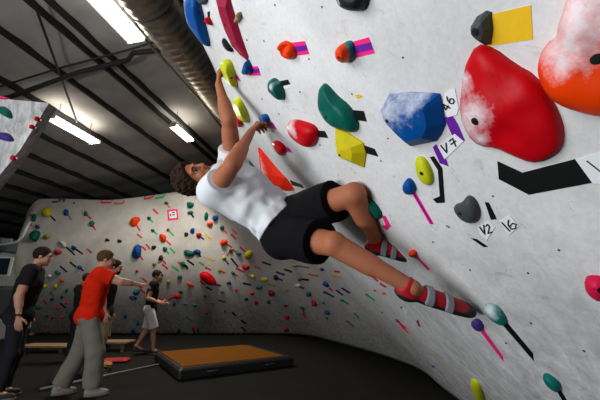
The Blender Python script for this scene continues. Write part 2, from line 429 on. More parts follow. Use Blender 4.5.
# fluorescent lights
M_TUBE = mat('fluorescent_tube', (1, .93, .8), .5, emit=9, noise_amt=0)
def fixture(label, pa, pb, dz, lit=True, w_=.3, length=None, down=18, upf=.5):
    a = on_roof(*pa, dz); b = on_roof(*pb, dz)
    L = length or (b - a).length
    c = b - AX * (L / 2) if length else (a + b) / 2
    t = empty('fluorescent_light', c + Vector((0, 0, .1)), label, 'ceiling light', 'fluorescent lights under the roof')
    ax = (PX, AX, Vector((0, 0, 1)))
    m = MB(); m.box(c + Vector((0, 0, .06)), (.12, L, .06), ax, .01)
    m.box(c + PX * .5 * w_ * .62 + Vector((0, 0, .03)), (w_ * .42, L, .008), (Vector((PX.x, PX.y, -.3)).normalized(), AX, Vector((PX.x * .3, PX.y * .3, 1)).normalized()))
    m.box(c - PX * .5 * w_ * .62 + Vector((0, 0, .03)), (w_ * .42, L, .008), (Vector((PX.x, PX.y, .3)).normalized(), AX, Vector((-PX.x * .3, -PX.y * .3, 1)).normalized()))
    m.build('reflector', M_WHITE, t)
    for e in (-1, 1):
        m = MB(); m.box(c + AX * e * (L / 2 + .01), (w_ * .9, .02, .1), ax); m.build('end_cap', mat('fixture_cap', (.5, .5, .48), .5), t)
        m = MB(); m.tube([c + PX * e * .075 - AX * (L / 2) + Vector((0, 0, -.015)), c + PX * e * .075 + AX * (L / 2) + Vector((0, 0, -.015))], .03, 10)
        m.build('tube', M_TUBE if lit else M_WHITE, t, smooth=True)
        m = MB(); m.tube([c + AX * e * L * .35 + Vector((0, 0, .08)), c + AX * e * L * .35 + Vector((0, 0, -dz + .25))], .006, 6); m.build('hanger', M_STEEL, t)
    if lit:
        for dz_, pw, sgn in ((.13, down * upf, 1), (-.06, down, -1)):
            l = bpy.data.lights.new('fluorescent_glow', 'AREA'); l.shape = 'RECTANGLE'; l.size = .2; l.size_y = L; l.energy = pw; l.color = (1, .92, .80)
            o = bpy.data.objects.new('fluorescent_glow', l); COL.objects.link(o); o.parent = t; o.location = Vector((0, 0, dz_ - .1))
            o.rotation_euler = (math.pi if sgn > 0 else 0, 0, -R(11.5))
    return t
fixture('bright fluorescent batten between purlins, cut by the top edge of the photo', (102, 0), (136, 40), -.55, w_=.36, length=2.4)
fixture('bright fluorescent batten hanging lower left above the far climbing wall', (49, 117), (95, 142), -.45, w_=.36)
added_fixture = fixture('added unseen fluorescent batten hanging behind the top of the leaning wall', (262, 130), (275, 160), -.5, w_=.36, length=2.4, down=10)  # unseen lamp added to brighten the upper far wall
fixture('small batten with added strong glow hanging far back to the left of the duct', (182, 141), (190, 140), -.5, lit=True, w_=.2, length=.8, down=200, upf=.02)  # unlit fixture given an added glow to brighten the upper far wall

def spiral_duct():
    c0 = P(150, 0, .0146); r0 = .36
    t = empty('ventilation_duct', c0 - AX * 4, 'large round spiral ventilation duct running under the roof beside the wall', 'duct')
    Z = Vector((0, 0, 1)); V = []; F = []; n = 40
    L0, L1 = -5, 16; step = .035; N = int((L1 - L0) / step)
    for i in range(N + 1):
        w_ = L0 + i * step
        for k in range(n):
            a = 2 * math.pi * k / n
            ph = ((w_ + .14 * k / n) % .14) / .14
            r = r0 + (.012 if ph < .26 else 0)
            V.append(c0 + AX * w_ + (PX * math.cos(a) + Z * math.sin(a)) * r)
    for i in range(N):
        for k in range(n):
            j = (k + 1) % n; F.append((i * n + k, i * n + j, (i + 1) * n + j, (i + 1) * n + k))
    F.append(tuple(range(n))); F.append(tuple(range(N * n + n - 1, N * n - 1, -1)))
    mesh_obj('duct_tube', V, F, M_GALV, t, smooth=True)
    for w_ in (-3, 0, 3, 6, 9, 12):
        m = MB(); ring = [c0 + AX * w_ + (PX * math.cos(a) + Z * math.sin(a)) * (r0 + .022) for a in np.linspace(0, 2 * math.pi, 33)]
        m.tube(ring, .012, 6, caps=False)
        p = c0 + AX * w_ + Z * r0; m.tube([p, p + Z * (RZ + RS * p.dot(PX) - p.z - .1)], .012, 6)
        m.build('hanger_strap', M_STEEL, t)
spiral_duct()

# ------------------------------------------------------------------ distance-field modeller for people (one continuous surface each)
class Field:
    def __init__(s, lo, hi, h):
        s.h = h; s.lo = np.array(lo, float); s.n = np.ceil((np.array(hi) - s.lo) / h).astype(int) + 1
        s.F = np.full(s.n, .5, np.float32)
    def block(s, lo, hi):
        a = np.clip(np.floor((np.array(lo) - s.lo) / s.h).astype(int), 0, s.n - 1); b = np.clip(np.ceil((np.array(hi) - s.lo) / s.h).astype(int) + 1, 1, s.n)
        if np.any(b <= a): return None
        g = [s.lo[i] + s.h * np.arange(a[i], b[i]) for i in range(3)]
        return (slice(a[0], b[0]), slice(a[1], b[1]), slice(a[2], b[2])), g[0][:, None, None], g[1][None, :, None], g[2][None, None, :]
    def put(s, d, sl, k, sub=False):
        A = s.F[sl]
        if sub:
            h = np.clip(.5 - .5 * (A + d) / k, 0, 1); s.F[sl] = A * (1 - h) - d * h + k * h * (1 - h)
        else:
            h = np.clip(.5 + .5 * (A - d) / k, 0, 1); s.F[sl] = A * (1 - h) + d * h - k * h * (1 - h)
    def cap(s, a, b, ra, rb, k=.02, clip=(), sub=False):
        a = np.array(a, float); b = np.array(b, float); m = max(ra, rb) + k + .03
        B = s.block(np.minimum(a, b) - m, np.maximum(a, b) + m)
        if B is None: return
        sl, X, Y, Z = B; ab = b - a; L = max(float(ab @ ab), 1e-9)
        t = np.clip(((X - a[0]) * ab[0] + (Y - a[1]) * ab[1] + (Z - a[2]) * ab[2]) / L, 0, 1)
        d = np.sqrt((X - a[0] - t * ab[0]) ** 2 + (Y - a[1] - t * ab[1]) ** 2 + (Z - a[2] - t * ab[2]) ** 2) - (ra + t * (rb - ra))
        for p, nn in clip: d = np.maximum(d, (X - p[0]) * nn[0] + (Y - p[1]) * nn[1] + (Z - p[2]) * nn[2])
        s.put(d, sl, k, sub)
    def ell(s, c, fr, rad, k=.02, clip=(), sub=False, nz=None):
        c = np.array(c, float); fr = [np.array(f, float) for f in fr]; m = max(rad) + k + .03
        B = s.block(c - m, c + m)
        if B is None: return
        sl, X, Y, Z = B; x, y, z = X - c[0], Y - c[1], Z - c[2]
        q = [(x * f[0] + y * f[1] + z * f[2]) for f in fr]
        k0 = np.sqrt(sum((q[i] / rad[i]) ** 2 for i in range(3))); k1 = np.sqrt(sum((q[i] / rad[i] ** 2) ** 2 for i in range(3))) + 1e-9
        d = k0 * (k0 - 1) / k1
        if nz is not None: d = d + nz(X, Y, Z)
        for p, nn in clip: d = np.maximum(d, (X - p[0]) * nn[0] + (Y - p[1]) * nn[1] + (Z - p[2]) * nn[2])
        s.put(d, sl, k, sub)
    def mesh(s):
        F = s.F; F[0] = F[-1] = .5; F[:, 0] = F[:, -1] = .5; F[:, :, 0] = F[:, :, -1] = .5
        I = F < 0
        nx, ny, nz = F.shape
        cnt = np.zeros((nx - 1, ny - 1, nz - 1), np.int8)
        for i in (0, 1):
            for j in (0, 1):
                for k in (0, 1): cnt += I[i:nx - 1 + i, j:ny - 1 + j, k:nz - 1 + k]
        cells = np.argwhere((cnt > 0) & (cnt < 8))
        ident = -np.ones(cnt.shape, np.int64); ident[tuple(cells.T)] = np.arange(len(cells))
        acc = np.zeros((len(cells), 3)); w_ = np.zeros(len(cells))
        cr = [(i, j, k) for i in (0, 1) for j in (0, 1) for k in (0, 1)]
        for a in cr:
            for ax in range(3):
                if a[ax]: continue
                b = list(a); b[ax] = 1
                fa = F[tuple((cells + a).T)]; fb = F[tuple((cells + b).T)]
                c = (fa < 0) != (fb < 0); t = np.where(c, fa / np.where(c, fa - fb, 1), 0)
                p = np.array(a, float)[None, :] + np.zeros((len(cells), 3)); p[:, ax] = t
                acc[c] += p[c]; w_[c] += 1
        V = s.lo + s.h * (cells + acc / w_[:, None])
        Q = []
        for ax in range(3):
            A = I.take(range(0, F.shape[ax] - 1), ax); B = I.take(range(1, F.shape[ax]), ax)
            e = np.argwhere(A != B); o1, o2 = [(1, 2), (2, 0), (0, 1)][ax]
            ok = (e[:, o1] > 0) & (e[:, o2] > 0); e = e[ok]
            ins = A[tuple(e.T)]
            def g(d1, d2):
                q = e.copy(); q[:, o1] -= d1; q[:, o2] -= d2; return ident[tuple(q.T)]
            quad = np.stack([g(0, 0), g(1, 0), g(1, 1), g(0, 1)], 1)
            quad[~ins] = quad[~ins][:, ::-1]; Q.append(quad)
        Q = np.vstack(Q); Q = Q[(Q >= 0).all(1)]
        return V, Q

def nv(v): v = np.array(v, float); return v / np.linalg.norm(v)
def wob(amp, sc, seed=0):
    def f(X, Y, Z):
        return amp * (np.sin(X * sc + 1.3 * np.sin(Y * sc * .7 + seed) + seed) * np.sin(Y * sc * 1.1 + np.sin(Z * sc * .8)) + .6 * np.sin(Z * sc * 1.3 + 1.7 * np.sin(X * sc * .6 + seed * 2)) * np.sin(X * sc * .9 - Y * sc * .7))
    return f
SKIN = mat('tanned_skin', (.35, .118, .055), .6, noise_amt=.14, noise_scale=14, bump=.1)
SKIN2 = mat('fair_skin', (.52, .27, .18), .55, noise_amt=.1, noise_scale=14)

def head_prims(G, H, fr, sc=1.0, nb=None):
    r, f, u = fr
    def q(a, b, c): return H + (r * a + f * b + u * c) * sc
    E = lambda c, rad, k, **kw: G.ell(q(*c), fr, [x * sc for x in rad], k * sc, **kw)
    E((0, -.012, .035), (.076, .096, .088), .02)
    E((0, .028, -.035), (.062, .062, .075), .03)
    E((0, .05, -.078), (.042, .038, .034), .025)
    E((0, .078, -.098), (.020, .016, .017), .02)
    for s_ in (-1, 1):
        E((s_ * .038, .064, -.03), (.022, .02, .024), .02)
        G.cap(q(s_ * .012, .086, .024), q(s_ * .048, .074, .026), .010 * sc, .009 * sc, .012 * sc)
        G.ell(q(s_ * .030, .098, .004), fr, (.016 * sc, .018 * sc, .011 * sc), .01 * sc, sub=True)
        G.ell(q(s_ * .077, -.012, -.004), fr, (.010 * sc, .020 * sc, .032 * sc), .008 * sc)
    G.cap(q(0, .088, .018), q(0, .112, -.032), .009 * sc, .013 * sc, .010 * sc)
    for s_ in (-1, 1): G.cap(q(s_ * .006, .100, -.036), q(s_ * .012, .096, -.037), .009 * sc, .008 * sc, .006 * sc)
    G.cap(q(-.019, .084, -.060), q(.019, .084, -.060), .0075 * sc, .0075 * sc, .006 * sc)
    G.cap(q(-.016, .085, -.073), q(.016, .085, -.073), .0085 * sc, .0085 * sc, .006 * sc)
    if nb is not None:
        G.cap(q(0, -.022, -.05), nb, .056 * sc, .060 * sc, .03)

def hand_prims(G, W, d, pn, side, curl=(.5, .5, .5, .5), thumb=.5, sc=1.0, spread=.25):
    """W wrist, d along the hand, pn palm-facing normal, side = direction of the thumb"""
    d = nv(d); pn = nv(pn - d * np.dot(pn, d)); s_ = np.cross(d, pn); s_ = s_ * np.sign(np.dot(s_, side))
    for i, o in enumerate((.030, .010, -.010, -.029)):
        kn = W + (d * (.088 - abs(i - 1) * .004) + s_ * o) * sc
        G.cap(W + (d * .012 + s_ * o * .45) * sc, kn, .015 * sc, .0125 * sc, .012)
        L = (.042, .046, .043, .034)[i]; a = 0; p = kn
        for j, (l, r_) in enumerate(((L, .0105), (L * .65, .0095), (L * .55, .0085))):
            a += curl[i] * (.9, 1.1, .8)[j]
            dd = nv(d * math.cos(a) + pn * math.sin(a) + s_ * (.02 + (1.5 - i) * .05 * spread))
            e = p + dd * l * sc; G.cap(p, e, r_ * sc, r_ * sc * .93, .004); p = e
    t0 = W + (d * .022 + s_ * .022) * sc; td = nv(d * .55 + s_ * .8 + pn * .25 * thumb)
    t1 = t0 + td * .042 * sc; G.cap(t0, t1, .0155 * sc, .0125 * sc, .012)
    td2 = nv(d * .8 + s_ * .45 + pn * thumb); t2 = t1 + td2 * .032 * sc; G.cap(t1, t2, .0115 * sc, .0105 * sc, .005)
    td3 = nv(d * .9 + s_ * .1 + pn * thumb * 1.3); G.cap(t2, t2 + td3 * .025 * sc, .0105 * sc, .0085 * sc, .004)

def build_person(label, J, look, h=.008, group=None, root=None):
    J = {k: (np.array(v, float) if k not in ('faceF', 'faceU') else nv(v)) for k, v in J.items()}
    pts = np.array([J[k] for k in J if k not in ('faceF', 'faceU') and not k.startswith('dir') and not k.startswith('palm') and not k.startswith('side')])
    lo = pts.min(0) - .24; hi = pts.max(0) + .24
    T = empty('person', root if root is not None else (pts.mean(0)[0], pts.mean(0)[1], 0), label, 'person', group)
    sk = look.get('skin', SKIN2); B = look.get('build', 1.0)
    S = (J['sR'] + J['sL']) / 2; Hh = (J['hR'] + J['hL']) / 2
    up = nv(S - Hh); L = np.linalg.norm(S - Hh)
    def fr_at(t):
        r = nv((J['sR'] - J['sL']) * t + (J['hR'] - J['hL']) * 1.6 * (1 - t)); r = nv(r - up * np.dot(r, up)); return (r, np.cross(up, r), up)
    neck = S + up * .055
    def torso(G, e=0, k=.05, nz=None, hem=None):
        c1 = [] if hem is None else [(Hh + up * hem, -up)]
        a = fr_at(1); G.ell(Hh + up * L * .72 + a[1] * .0, a, (.165 * B + e, .112 * B + e, .19 + e), k, nz=nz, clip=c1)
        a = fr_at(.5); G.ell(Hh + up * L * .38, a, (.142 * B + e, .102 * B + e, .17 + e), k, nz=nz, clip=c1)
        a = fr_at(0)
        if hem is None or hem < .1: G.ell(Hh + up * .02, a, (.160 * B + e, .112 * B + e, .12 + e), k, nz=nz, clip=c1)
        for s_ in 'RL':
            G.cap(S + up * .03, J['s' + s_] + up * .0, .052 + e, .056 + e, .04)
            G.cap(J['s' + s_], J['s' + s_] + (J['e' + s_] - J['s' + s_]) * .15, .056 + e, .054 + e, .04)
            G.cap(J['s' + s_], Hh + up * L * .55 + (J['s' + s_] - S) * .55, .05 + e, .06 + e, .05)
    def hips(G, e=0, k=.04, nz=None, top=None):
        a = fr_at(0); c1 = [] if top is None else [(Hh + up * top, up)]
        G.ell(Hh + up * .0, a, (.155 * B + e, .112 * B + e, .13 + e), k, clip=c1, nz=nz)
        for s_ in 'RL':
            G.ell(J['h' + s_] - a[1] * .04, a, (.085 + e, .085 + e, .095 + e), k, clip=c1)
    # ---- body
    G = Field(lo, hi, h)
    torso(G); hips(G)
    for s_ in 'RL':
        sh, el, wr, hp, kn, an, to = [J[a + s_] for a in ('s', 'e', 'w', 'h', 'k', 'a', 't')]
        G.cap(sh, el, .052 * B, .041 * B, .03)
        G.cap(sh + (el - sh) * .25, sh + (el - sh) * .75, .050 * B, .047 * B, .02)
        G.cap(el, wr, .041 * B, .026, .02); G.cap(el + (wr - el) * .1, el + (wr - el) * .45, .044 * B, .038 * B, .02)
        G.cap(hp, kn, .086 * B, .055 * B, .04)
        G.cap(kn, an, .053 * B, .035, .02)
        cb = nv(np.cross(np.cross(kn - hp, an - kn), an - kn)); 
        if np.linalg.norm(np.cross(kn - hp, an - kn)) < .02: cb = -fr_at(0)[1]
        bk = cb if np.dot(cb, nv(kn - hp) - nv(an - kn)) < 0 else -cb
        G.cap(kn + (an - kn) * .15 + bk * .018, kn + (an - kn) * .48 + bk * .014, .047 * B, .045 * B, .025)
        G.ell(kn - bk * .012, fr_at(0), (.048, .048, .05), .02)
        if look.get('climb'):
            cu = np.array(look['climb'][s_]); G.cap(an, an + (to - an) * .4 - cu * .035, .032, .015, .02)
        else: G.cap(an, an + (to - an) * .85, .036, .026, .02)
        dh = nv(J.get('dir' + s_, wr - el)); pn = J.get('palm' + s_, fr_at(1)[0] * (-1 if s_ == 'R' else 1)); sd = J.get('side' + s_, fr_at(1)[1])
        hand_prims(G, wr, dh, pn, sd, look.get('curl' + s_, (.35,) * 4), look.get('thumb' + s_, .4), sc=look.get('hand', 1.0))
    fr = (nv(np.cross(J['faceF'], J['faceU'])), J['faceF'], nv(J['faceU'] - J['faceF'] * np.dot(J['faceF'], J['faceU'])))
    hs = look.get('head', 1.0)
    head_prims(G, J['head'], fr, hs, neck)
    V, Q = G.mesh(); mesh_obj('body', V, Q, sk, T)
    # ---- eyes and brows
    q = lambda a, b, c: J['head'] + (fr[0] * a + fr[1] * b + fr[2] * c) * hs
    for s_ in (-1, 1):
        for nm, c, r_, m in (('eye', (s_ * .030, .0745, .003), .0125, mat('eye_white', (.34, .31, .28), .3, noise_amt=0)),):
            m_ = MB(); cc = Vector(q(*c)); r2 = r_ * hs
            VV = []; FF = []
            for i in range(9):
                for k in range(12):
                    a = math.pi * i / 8; b = 2 * math.pi * k / 12
                    VV.append(cc + Vector(fr[0]) * r2 * math.sin(a) * math.cos(b) + Vector(fr[2]) * r2 * math.sin(a) * math.sin(b) + Vector(fr[1]) * r2 * math.cos(a))
            for i in range(8):
                for k in range(12): FF.append((i * 12 + k, i * 12 + (k + 1) % 12, (i + 1) * 12 + (k + 1) % 12, (i + 1) * 12 + k))
            fmm = [1 if i < 2 else 0 for i in range(8) for k in range(12)]
            mesh_obj('eye', VV, FF, m, T, mats=[mat('iris_brown', (.03, .015, .008), .2)], fm=fmm)
        mb = MB(); mb.tube([q(s_ * .012, .0965, .022), q(s_ * .028, .0965, .030), q(s_ * .048, .083, .024)], [.0035 * hs, .005 * hs, .003 * hs], 6)
        mb.build('eyebrow', look['hair'], T, smooth=True)
    mb = MB(); mb.tube([q(-.021, .0895, -.066), q(-.008, .0935, -.0655), q(.008, .0935, -.0655), q(.021, .0895, -.066)], [.0012, .0022, .0022, .0012], 6); mb.build('lips', mat('lip_colour', (.3, .09, .07), .5), T, smooth=True)
    # ---- hair
    G = Field(J['head'] - .16, J['head'] + .16, min(h, .006)); e = look.get('hairthick', .012); amp = look.get('curl', .003)
    pl = fr[1] * .80 - fr[2] * .60
    G.ell(q(0, -.014, .04), fr, ((.076 + e) * hs, (.095 + e) * hs, (.088 + e) * hs), .01, nz=wob(amp, 150, 1.0), clip=[(q(0, .062, .05), nv(fr[1] * .86 - fr[2] * .5)), (q(0, -.02, -.045), nv(fr[1] * .35 - fr[2] * .94))])
    if look.get('beard'):
        G.ell(q(0, .045, -.075), fr, (.055 * hs, .052 * hs, .05 * hs), .01, nz=wob(.002, 90), clip=[(q(0, .02, -.052), fr[2]), (q(0, .01, 0), -fr[1])])
    V, Q = G.mesh(); mesh_obj('hair', V, Q, look['hair'], T)
    # ---- shirt
    if 'shirt' in look:
        G = Field(lo, hi, h); e = look.get('loose', .016)
        torso(G, e, nz=wob(look.get('fold', .005), 42, 2), hem=look.get('hem', -.06))
        if look.get('hem', -.06) < .0:
            a = fr_at(0); G.ell(Hh + up * .0, a, (.162 * B + e, .122 * B + e, .15), .04, clip=[(Hh + up * look.get('hem', -.06), -up)], nz=wob(look.get('fold', .005), 26, 3))
        for s_ in 'RL':
            sh, el = J['s' + s_], J['e' + s_]; t = look.get('sleeve', .55)
            G.cap(sh - (el - sh) * .05, sh + (el - sh) * (t + .25), .062 * B + e * .6, .062 * B + e * .8, .03, clip=[(sh + (el - sh) * t, nv(el - sh))])
        G.F += 0
        G.ell(neck + up * .035 + fr_at(1)[1] * .02, fr_at(1), (.068, .070, .06), .012, sub=True)
        V, Q = G.mesh(); mesh_obj('shirt', V, Q, look['shirt'], T)
    # ---- trousers or shorts
    G = Field(lo, hi, h); e = look.get('hipe', .014); top = look.get('waist', .09)
    hips(G, e, nz=wob(.003, 22, 5), top=top)
    for s_ in 'RL':
        hp, kn, an = J['h' + s_], J['k' + s_], J['a' + s_]
        t = look.get('short')
        if t:
            end = hp + (kn - hp) * t
            G.cap(hp, hp + (kn - hp) * (t + .3), look.get('thw', .098) * B, look.get('flare', .088), .03, clip=[(end, nv(kn - hp))])
        else:
            rr = look.get('legw', (.098, .078, .07))
            G.cap(hp, kn, rr[0], rr[1], .03)
            end = kn + (an - kn) * look.get('cuff', .93)
            G.cap(kn, kn + (an - kn) * 1.2, rr[1], rr[2], .03, clip=[(end, nv(an - kn))])
    B_ = G.block(lo, hi); G.F[B_[0]] += wob(look.get('pfold', .004), 24, 7)(*B_[1:])
    V, Q = G.mesh(); mesh_obj('shorts' if look.get('short') else 'trousers', V, Q, look['pants'], T)
    # ---- shoes
    for s_ in 'RL':
        an, to, kn = J['a' + s_], J['t' + s_], J['k' + s_]
        if look.get('climb'): climbing_shoe(T, an, to, kn, look['climb'][s_], h * .8)
        else:
            f = nv(to - an) ; f = nv(np.array([f[0], f[1], 0])); u = np.array([0, 0, 1.0]); r = np.cross(f, u)
            G = Field(np.minimum(an, to) - .14, np.maximum(an, to) + .14, h); c = np.array([an[0], an[1], 0])
            fl = [(np.array([0, 0, .002 + 0.0]), np.array([0, 0, -1.0]))]
            G.ell(c + f * .06 + u * .045, (r, f, u), (.045, .135, .045), .02, clip=fl); G.ell(c - f * .02 + u * .07, (r, f, u), (.04, .055, .06), .02, clip=fl)
            V, Q = G.mesh(); so = mesh_obj('shoe', V, Q, look['shoe'], T)
            G = Field(np.minimum(an, to) - .14, np.maximum(an, to) + .14, h)
            G.ell(c + f * .06 + u * .02, (r, f, u), (.051, .142, .04), .01, clip=fl + [(np.array([0, 0, .03]), np.array([0, 0, 1.0]))])
            V, Q = G.mesh(); mesh_obj('sole', V, Q, look.get('sole', mat('shoe_sole', (.15, .14, .13), .7)), so)
    return T

def climbing_shoe(T, an, to, kn, up, h):
    h = .005
    f = nv(to - an); sh = nv(kn - an); up = np.array(up); u = nv(up - f * np.dot(up, f)); r = np.cross(f, u)
    L = np.linalg.norm(to - an); heel = an - f * .045 - u * .035
    lo = np.minimum(heel, to) - .12; hi = np.maximum(heel, to) + .12
    def shape(G, e, clips, k=.02):
        for c, rad in (((-.05, -.030), (.036, .055, .045)), ((.28, -.022), (.038, .09, .042)), ((.55, -.025), (.041, .09, .036)), ((.80, -.030), (.043, .07, .028)), ((1.0, -.036), (.032, .045, .020))):
            G.ell(an + f * c[0] * L + u * c[1], (r, f, u), [x + e for x in rad], k, clip=clips)
        G.cap(an - u * .03, an + sh * .03, .040 + e, .041 + e, .02, clip=[(an + sh * .035, sh)] + clips)
    G = Field(lo, hi, h); shape(G, 0, []); V, Q = G.mesh()
    so = mesh_obj('climbing_shoe', V, Q, mat('red_suede', (.38, .005, .014), .6, noise_amt=.15, noise_scale=30), T)
    G = Field(lo, hi, h); shape(G, .0045, [(an - u * .034, nv(u * 1 - f * .06))]); 
    V, Q = G.mesh(); mesh_obj('rubber_sole', V, Q, mat('climbing_rubber', (.014, .014, .015), .5), so)
    G = Field(lo, hi, h); shape(G, .005, [(an + f * L * 1.02, nv(-f * 1 + u * .45))])
    V, Q = G.mesh(); mesh_obj('toe_cap', V, Q, mat('climbing_rubber', (.014, .014, .015), .5), so)
    for t0, t1 in ((.22, .34), (.56, .67)):
        G = Field(lo, hi, .004); shape(G, .009, [(an + f * L * t0, -nv(f + u * .15)), (an + f * L * t1, nv(f + u * .15)), (an - u * .036, -u)])
        V, Q = G.mesh(); mesh_obj('strap', V, Q, mat('strap_grey', (.22, .23, .25), .6), so)

# ------------------------------------------------------------------ the climber
def climber():
    J = dict(sR=P(214, 191, .0061), sL=P(233, 166, .0070), eR=P(232, 165, .0056), wR=P(251, 132, .0064), eL=P(229, 120, .0064), wL=P(219, 85, .0067),
             hR=P(284, 236, .0060), hL=P(288, 217, .0065), kR=P(334, 244, .0050), aR=P(413, 288, .00465), tR=P(471, 306, .00472),
             kL=P(354, 194, .0053), aL=P(377, 243, .0058), tL=P(406, 251, .0057), head=P(196, 178, .0064))
    J['faceF'] = np.array(cam_dir(.28, .72, .62)); J['faceU'] = np.array(cam_dir(-.95, .12, .25))
    J['dirR'] = np.array(P(259, 119, .0068) - P(251, 132, .0064)); J['palmR'] = np.array(cam_dir(.8, -.2, -.6)); J['sideR'] = np.array(cam_dir(.6, -.3, .4))
    J['dirL'] = np.array(P(218.5, 66, .0069) - P(219, 85, .0067)); J['palmL'] = np.array(cam_dir(.9, .2, -.3)); J['sideL'] = np.array(cam_dir(.3, .0, .9))
    look = dict(skin=SKIN, hair=mat('curly_brown_hair', (.028, .014, .007), .9, noise_amt=.6, noise_scale=60, bump=.6, spec=.15), hairthick=.022, curl=.007, shirt=mat('white_cotton', (.62, .64, .68), .85, noise_amt=.04, noise_scale=5, bump=.05),
                loose=.030, fold=.009, hem=.05, sleeve=.42, waist=.19, short=.76, flare=.118, hipe=.028, thw=.115, pants=mat('black_cotton', (.005, .005, .006), .95, noise_amt=.1, spec=.1), climb=dict(R=cam_dir(.2, .8, .6), L=cam_dir(.3, .75, .55)), curlR=(.75, .8, .8, .8), curlL=(.55, .6, .6, .6), thumbR=.8, thumbL=.5, build=1.1)
    return build_person('young climber in white shirt and black shorts hanging from the leaning wall', J, look, h=.0065)

# ------------------------------------------------------------------ big and middling holds on the near part of the wall
traced_hold('big red hold with chalk smears on its left edge beside the V7 card', 'red', [(472, 46), (490, 50), (512, 67), (532, 78), (546, 98), (556, 115), (562, 135), (560, 152), (545, 163), (532, 166), (510, 157), (495, 150), (477, 148), (465, 137), (457, 115), (458, 95), (461, 68)], .06, 1, p=2.6, lump=.22, freq=10, bolt=(475, 121.5, 3.6), chalk=[(476, 112, 26), (466, 125, 22), (480, 138, 14), (463, 82, 14)])
traced_hold('big orange hold with chalky pink top, cut by the top right corner', 'orange', [(566, -6), (556, 25), (553, 40), (540, 48), (534, 67), (536, 82), (545, 98), (555, 107), (575, 115), (600, 121), (628, 122), (648, 90), (646, 30), (620, -20), (585, -24)], .085, 1, p=2.4, lump=.2, freq=9, bolt=(597, 59, 4), chalk=[(572, 42, 34), (580, 15, 36), (592, -5, 40), (566, 58, 18), (603, 20, 24)])
traced_hold('blue faceted hold with white chalk across its upper left edge', 'blue', [(385, 97), (405, 95), (420, 95.5), (435, 97), (437, 103), (441, 127), (437, 137), (432, 144), (407, 149), (395, 138), (380, 122), (377, 113)], .075, 0, apex=(405, 122), facet=True, inner=.66, lump=0, bolt=(387, 121, 1.8), chalk=[(395, 100, 24), (382, 112, 18), (412, 98, 18), (402, 122, 14)])
traced_hold('long dark green hold with a black tape behind its right end', 'green', [(319.5, 85), (324, 86), (335, 99), (346, 107), (355, 122), (356, 131), (351, 135), (332, 129), (321, 119), (316, 105), (316, 92)], .06, 2, p=2.3, lump=.15, freq=12, bolt=(326, 117, 1.6), chalk=[(321, 116, 8)])
traced_hold('yellow pyramid hold with a sharp ridge below the dark green hold', 'yellow', [(332.5, 130), (345, 135), (360, 145), (363, 155), (361, 169.5), (350, 165), (337, 159), (333, 145)], .06, 0, apex=(341, 150), facet=True, lump=0, bolt=(339.5, 155, 1.4), chalk=[(338, 145, 6)])
traced_hold('round red hold with chalk on its left side left of the yellow pyramid', 'red', [(285, 124), (290, 121), (297, 122), (313, 128), (316, 138), (313, 147), (307, 149), (297, 145), (287, 136)], .055, 2, p=2.2, lump=.1, chalk=[(292, 128, 13), (296, 132, 9)])
traced_hold('teal oval hold above the round red hold with black and white tape', 'green', [(266.5, 83), (269, 79.5), (273, 80), (279, 86), (282, 95), (281.5, 101.5), (277, 101), (271, 95), (267, 90)], .06, 2, lump=.08, bolt=(269, 91, 1.4), chalk=[(274, 86, 5)])
traced_hold('orange knobbly hold at the left end of a pink and purple tape', 'orange', [(277.5, 48), (279, 43), (283, 41.5), (290, 45), (294, 53), (293, 59), (287, 61), (281, 57.5), (280, 52)], .05, 1, lump=.5, freq=30)
two_tone = traced_hold('half orange half green round hold on a pink and purple tape', 'teal', [(341, 44), (347, 41), (352, 44), (353, 55), (352, 61), (346, 63), (341, 60)], .04, 2, lump=.1)
orange_cap = traced_hold('orange front half', 'orange', [(335, 50), (338, 45), (343, 44), (348, 47), (350, 55), (348, 61), (343, 65), (337, 62), (335, 57)], .075, 2, lump=.08, bolt=(338.5, 57.5, 1.5))
orange_cap.name = 'front_half'; orange_cap.parent = two_tone; orange_cap.location -= two_tone.location; del orange_cap['category']
traced_hold('black smooth hold cut by the top edge of the photo', 'black', [(333, -8), (335, 3), (339, 8), (349, 12), (361, 12), (365, 2), (366, -8)], .06, 1, lump=.06, chalk=[(340, 2, 5)])
traced_hold('dark grey angular hold at the left end of a yellow tape', 'grey', [(468, 28), (474, 18), (483, 12.5), (488, 14), (490, 30), (488, 46), (482, 47), (474, 42), (469, 36)], .05, 0, apex=(476, 31), facet=True, lump=0, bolt=(474.5, 32, 3))
traced_hold('small blue hold below the tip of the long maroon hold', 'blue', [(245, 60), (247.5, 63), (250, 70), (249, 75.5), (240.5, 75.5), (242, 67)], .05, 1, lump=.05, facet=False)
traced_hold('long maroon wedge hold running down from the top edge', 'maroon', [(212, -6), (226, -6), (229, 6), (232.5, 17), (239, 38), (246, 58), (245, 61.5), (238, 56), (230, 47), (224, 34), (216, 10)], .045, 0, apex=(226, 22), facet=True, lump=0, bolt=(225, 25, 1.2))
traced_hold('big blue hold on the upper left rim of the leaning wall', 'blue', [(182, -6), (193, -6), (198, 10), (203, 28), (208, 48), (203, 47), (196, 38), (187, 26), (183, 10)], .06, 1, lump=.06, bolt=(199, 12, 1.2))
traced_hold('grey hold cut by the top edge between blue and maroon holds', 'grey', [(194, -4), (207, -4), (206, 4), (202, 5.5), (197, 3)], .03, 1, lump=.05)
traced_hold('small red forked hold between the big blue and maroon holds', 'red', [(204, 18), (207, 17), (209, 20), (211, 26), (208, 25), (205, 22)], .035, 1)
traced_hold('small tan and black hold right of the long maroon hold', 'tan', [(234, 19), (236, 13), (239, 12), (240, 17), (238, 22), (235, 24)], .035, 1, lump=.3, freq=30)
traced_hold('dark slim hold tucked left of the long maroon hold', 'black', [(221, 38), (224, 40), (228, 46), (232, 51), (231, 53), (226, 51), (222, 45)], .035, 1)
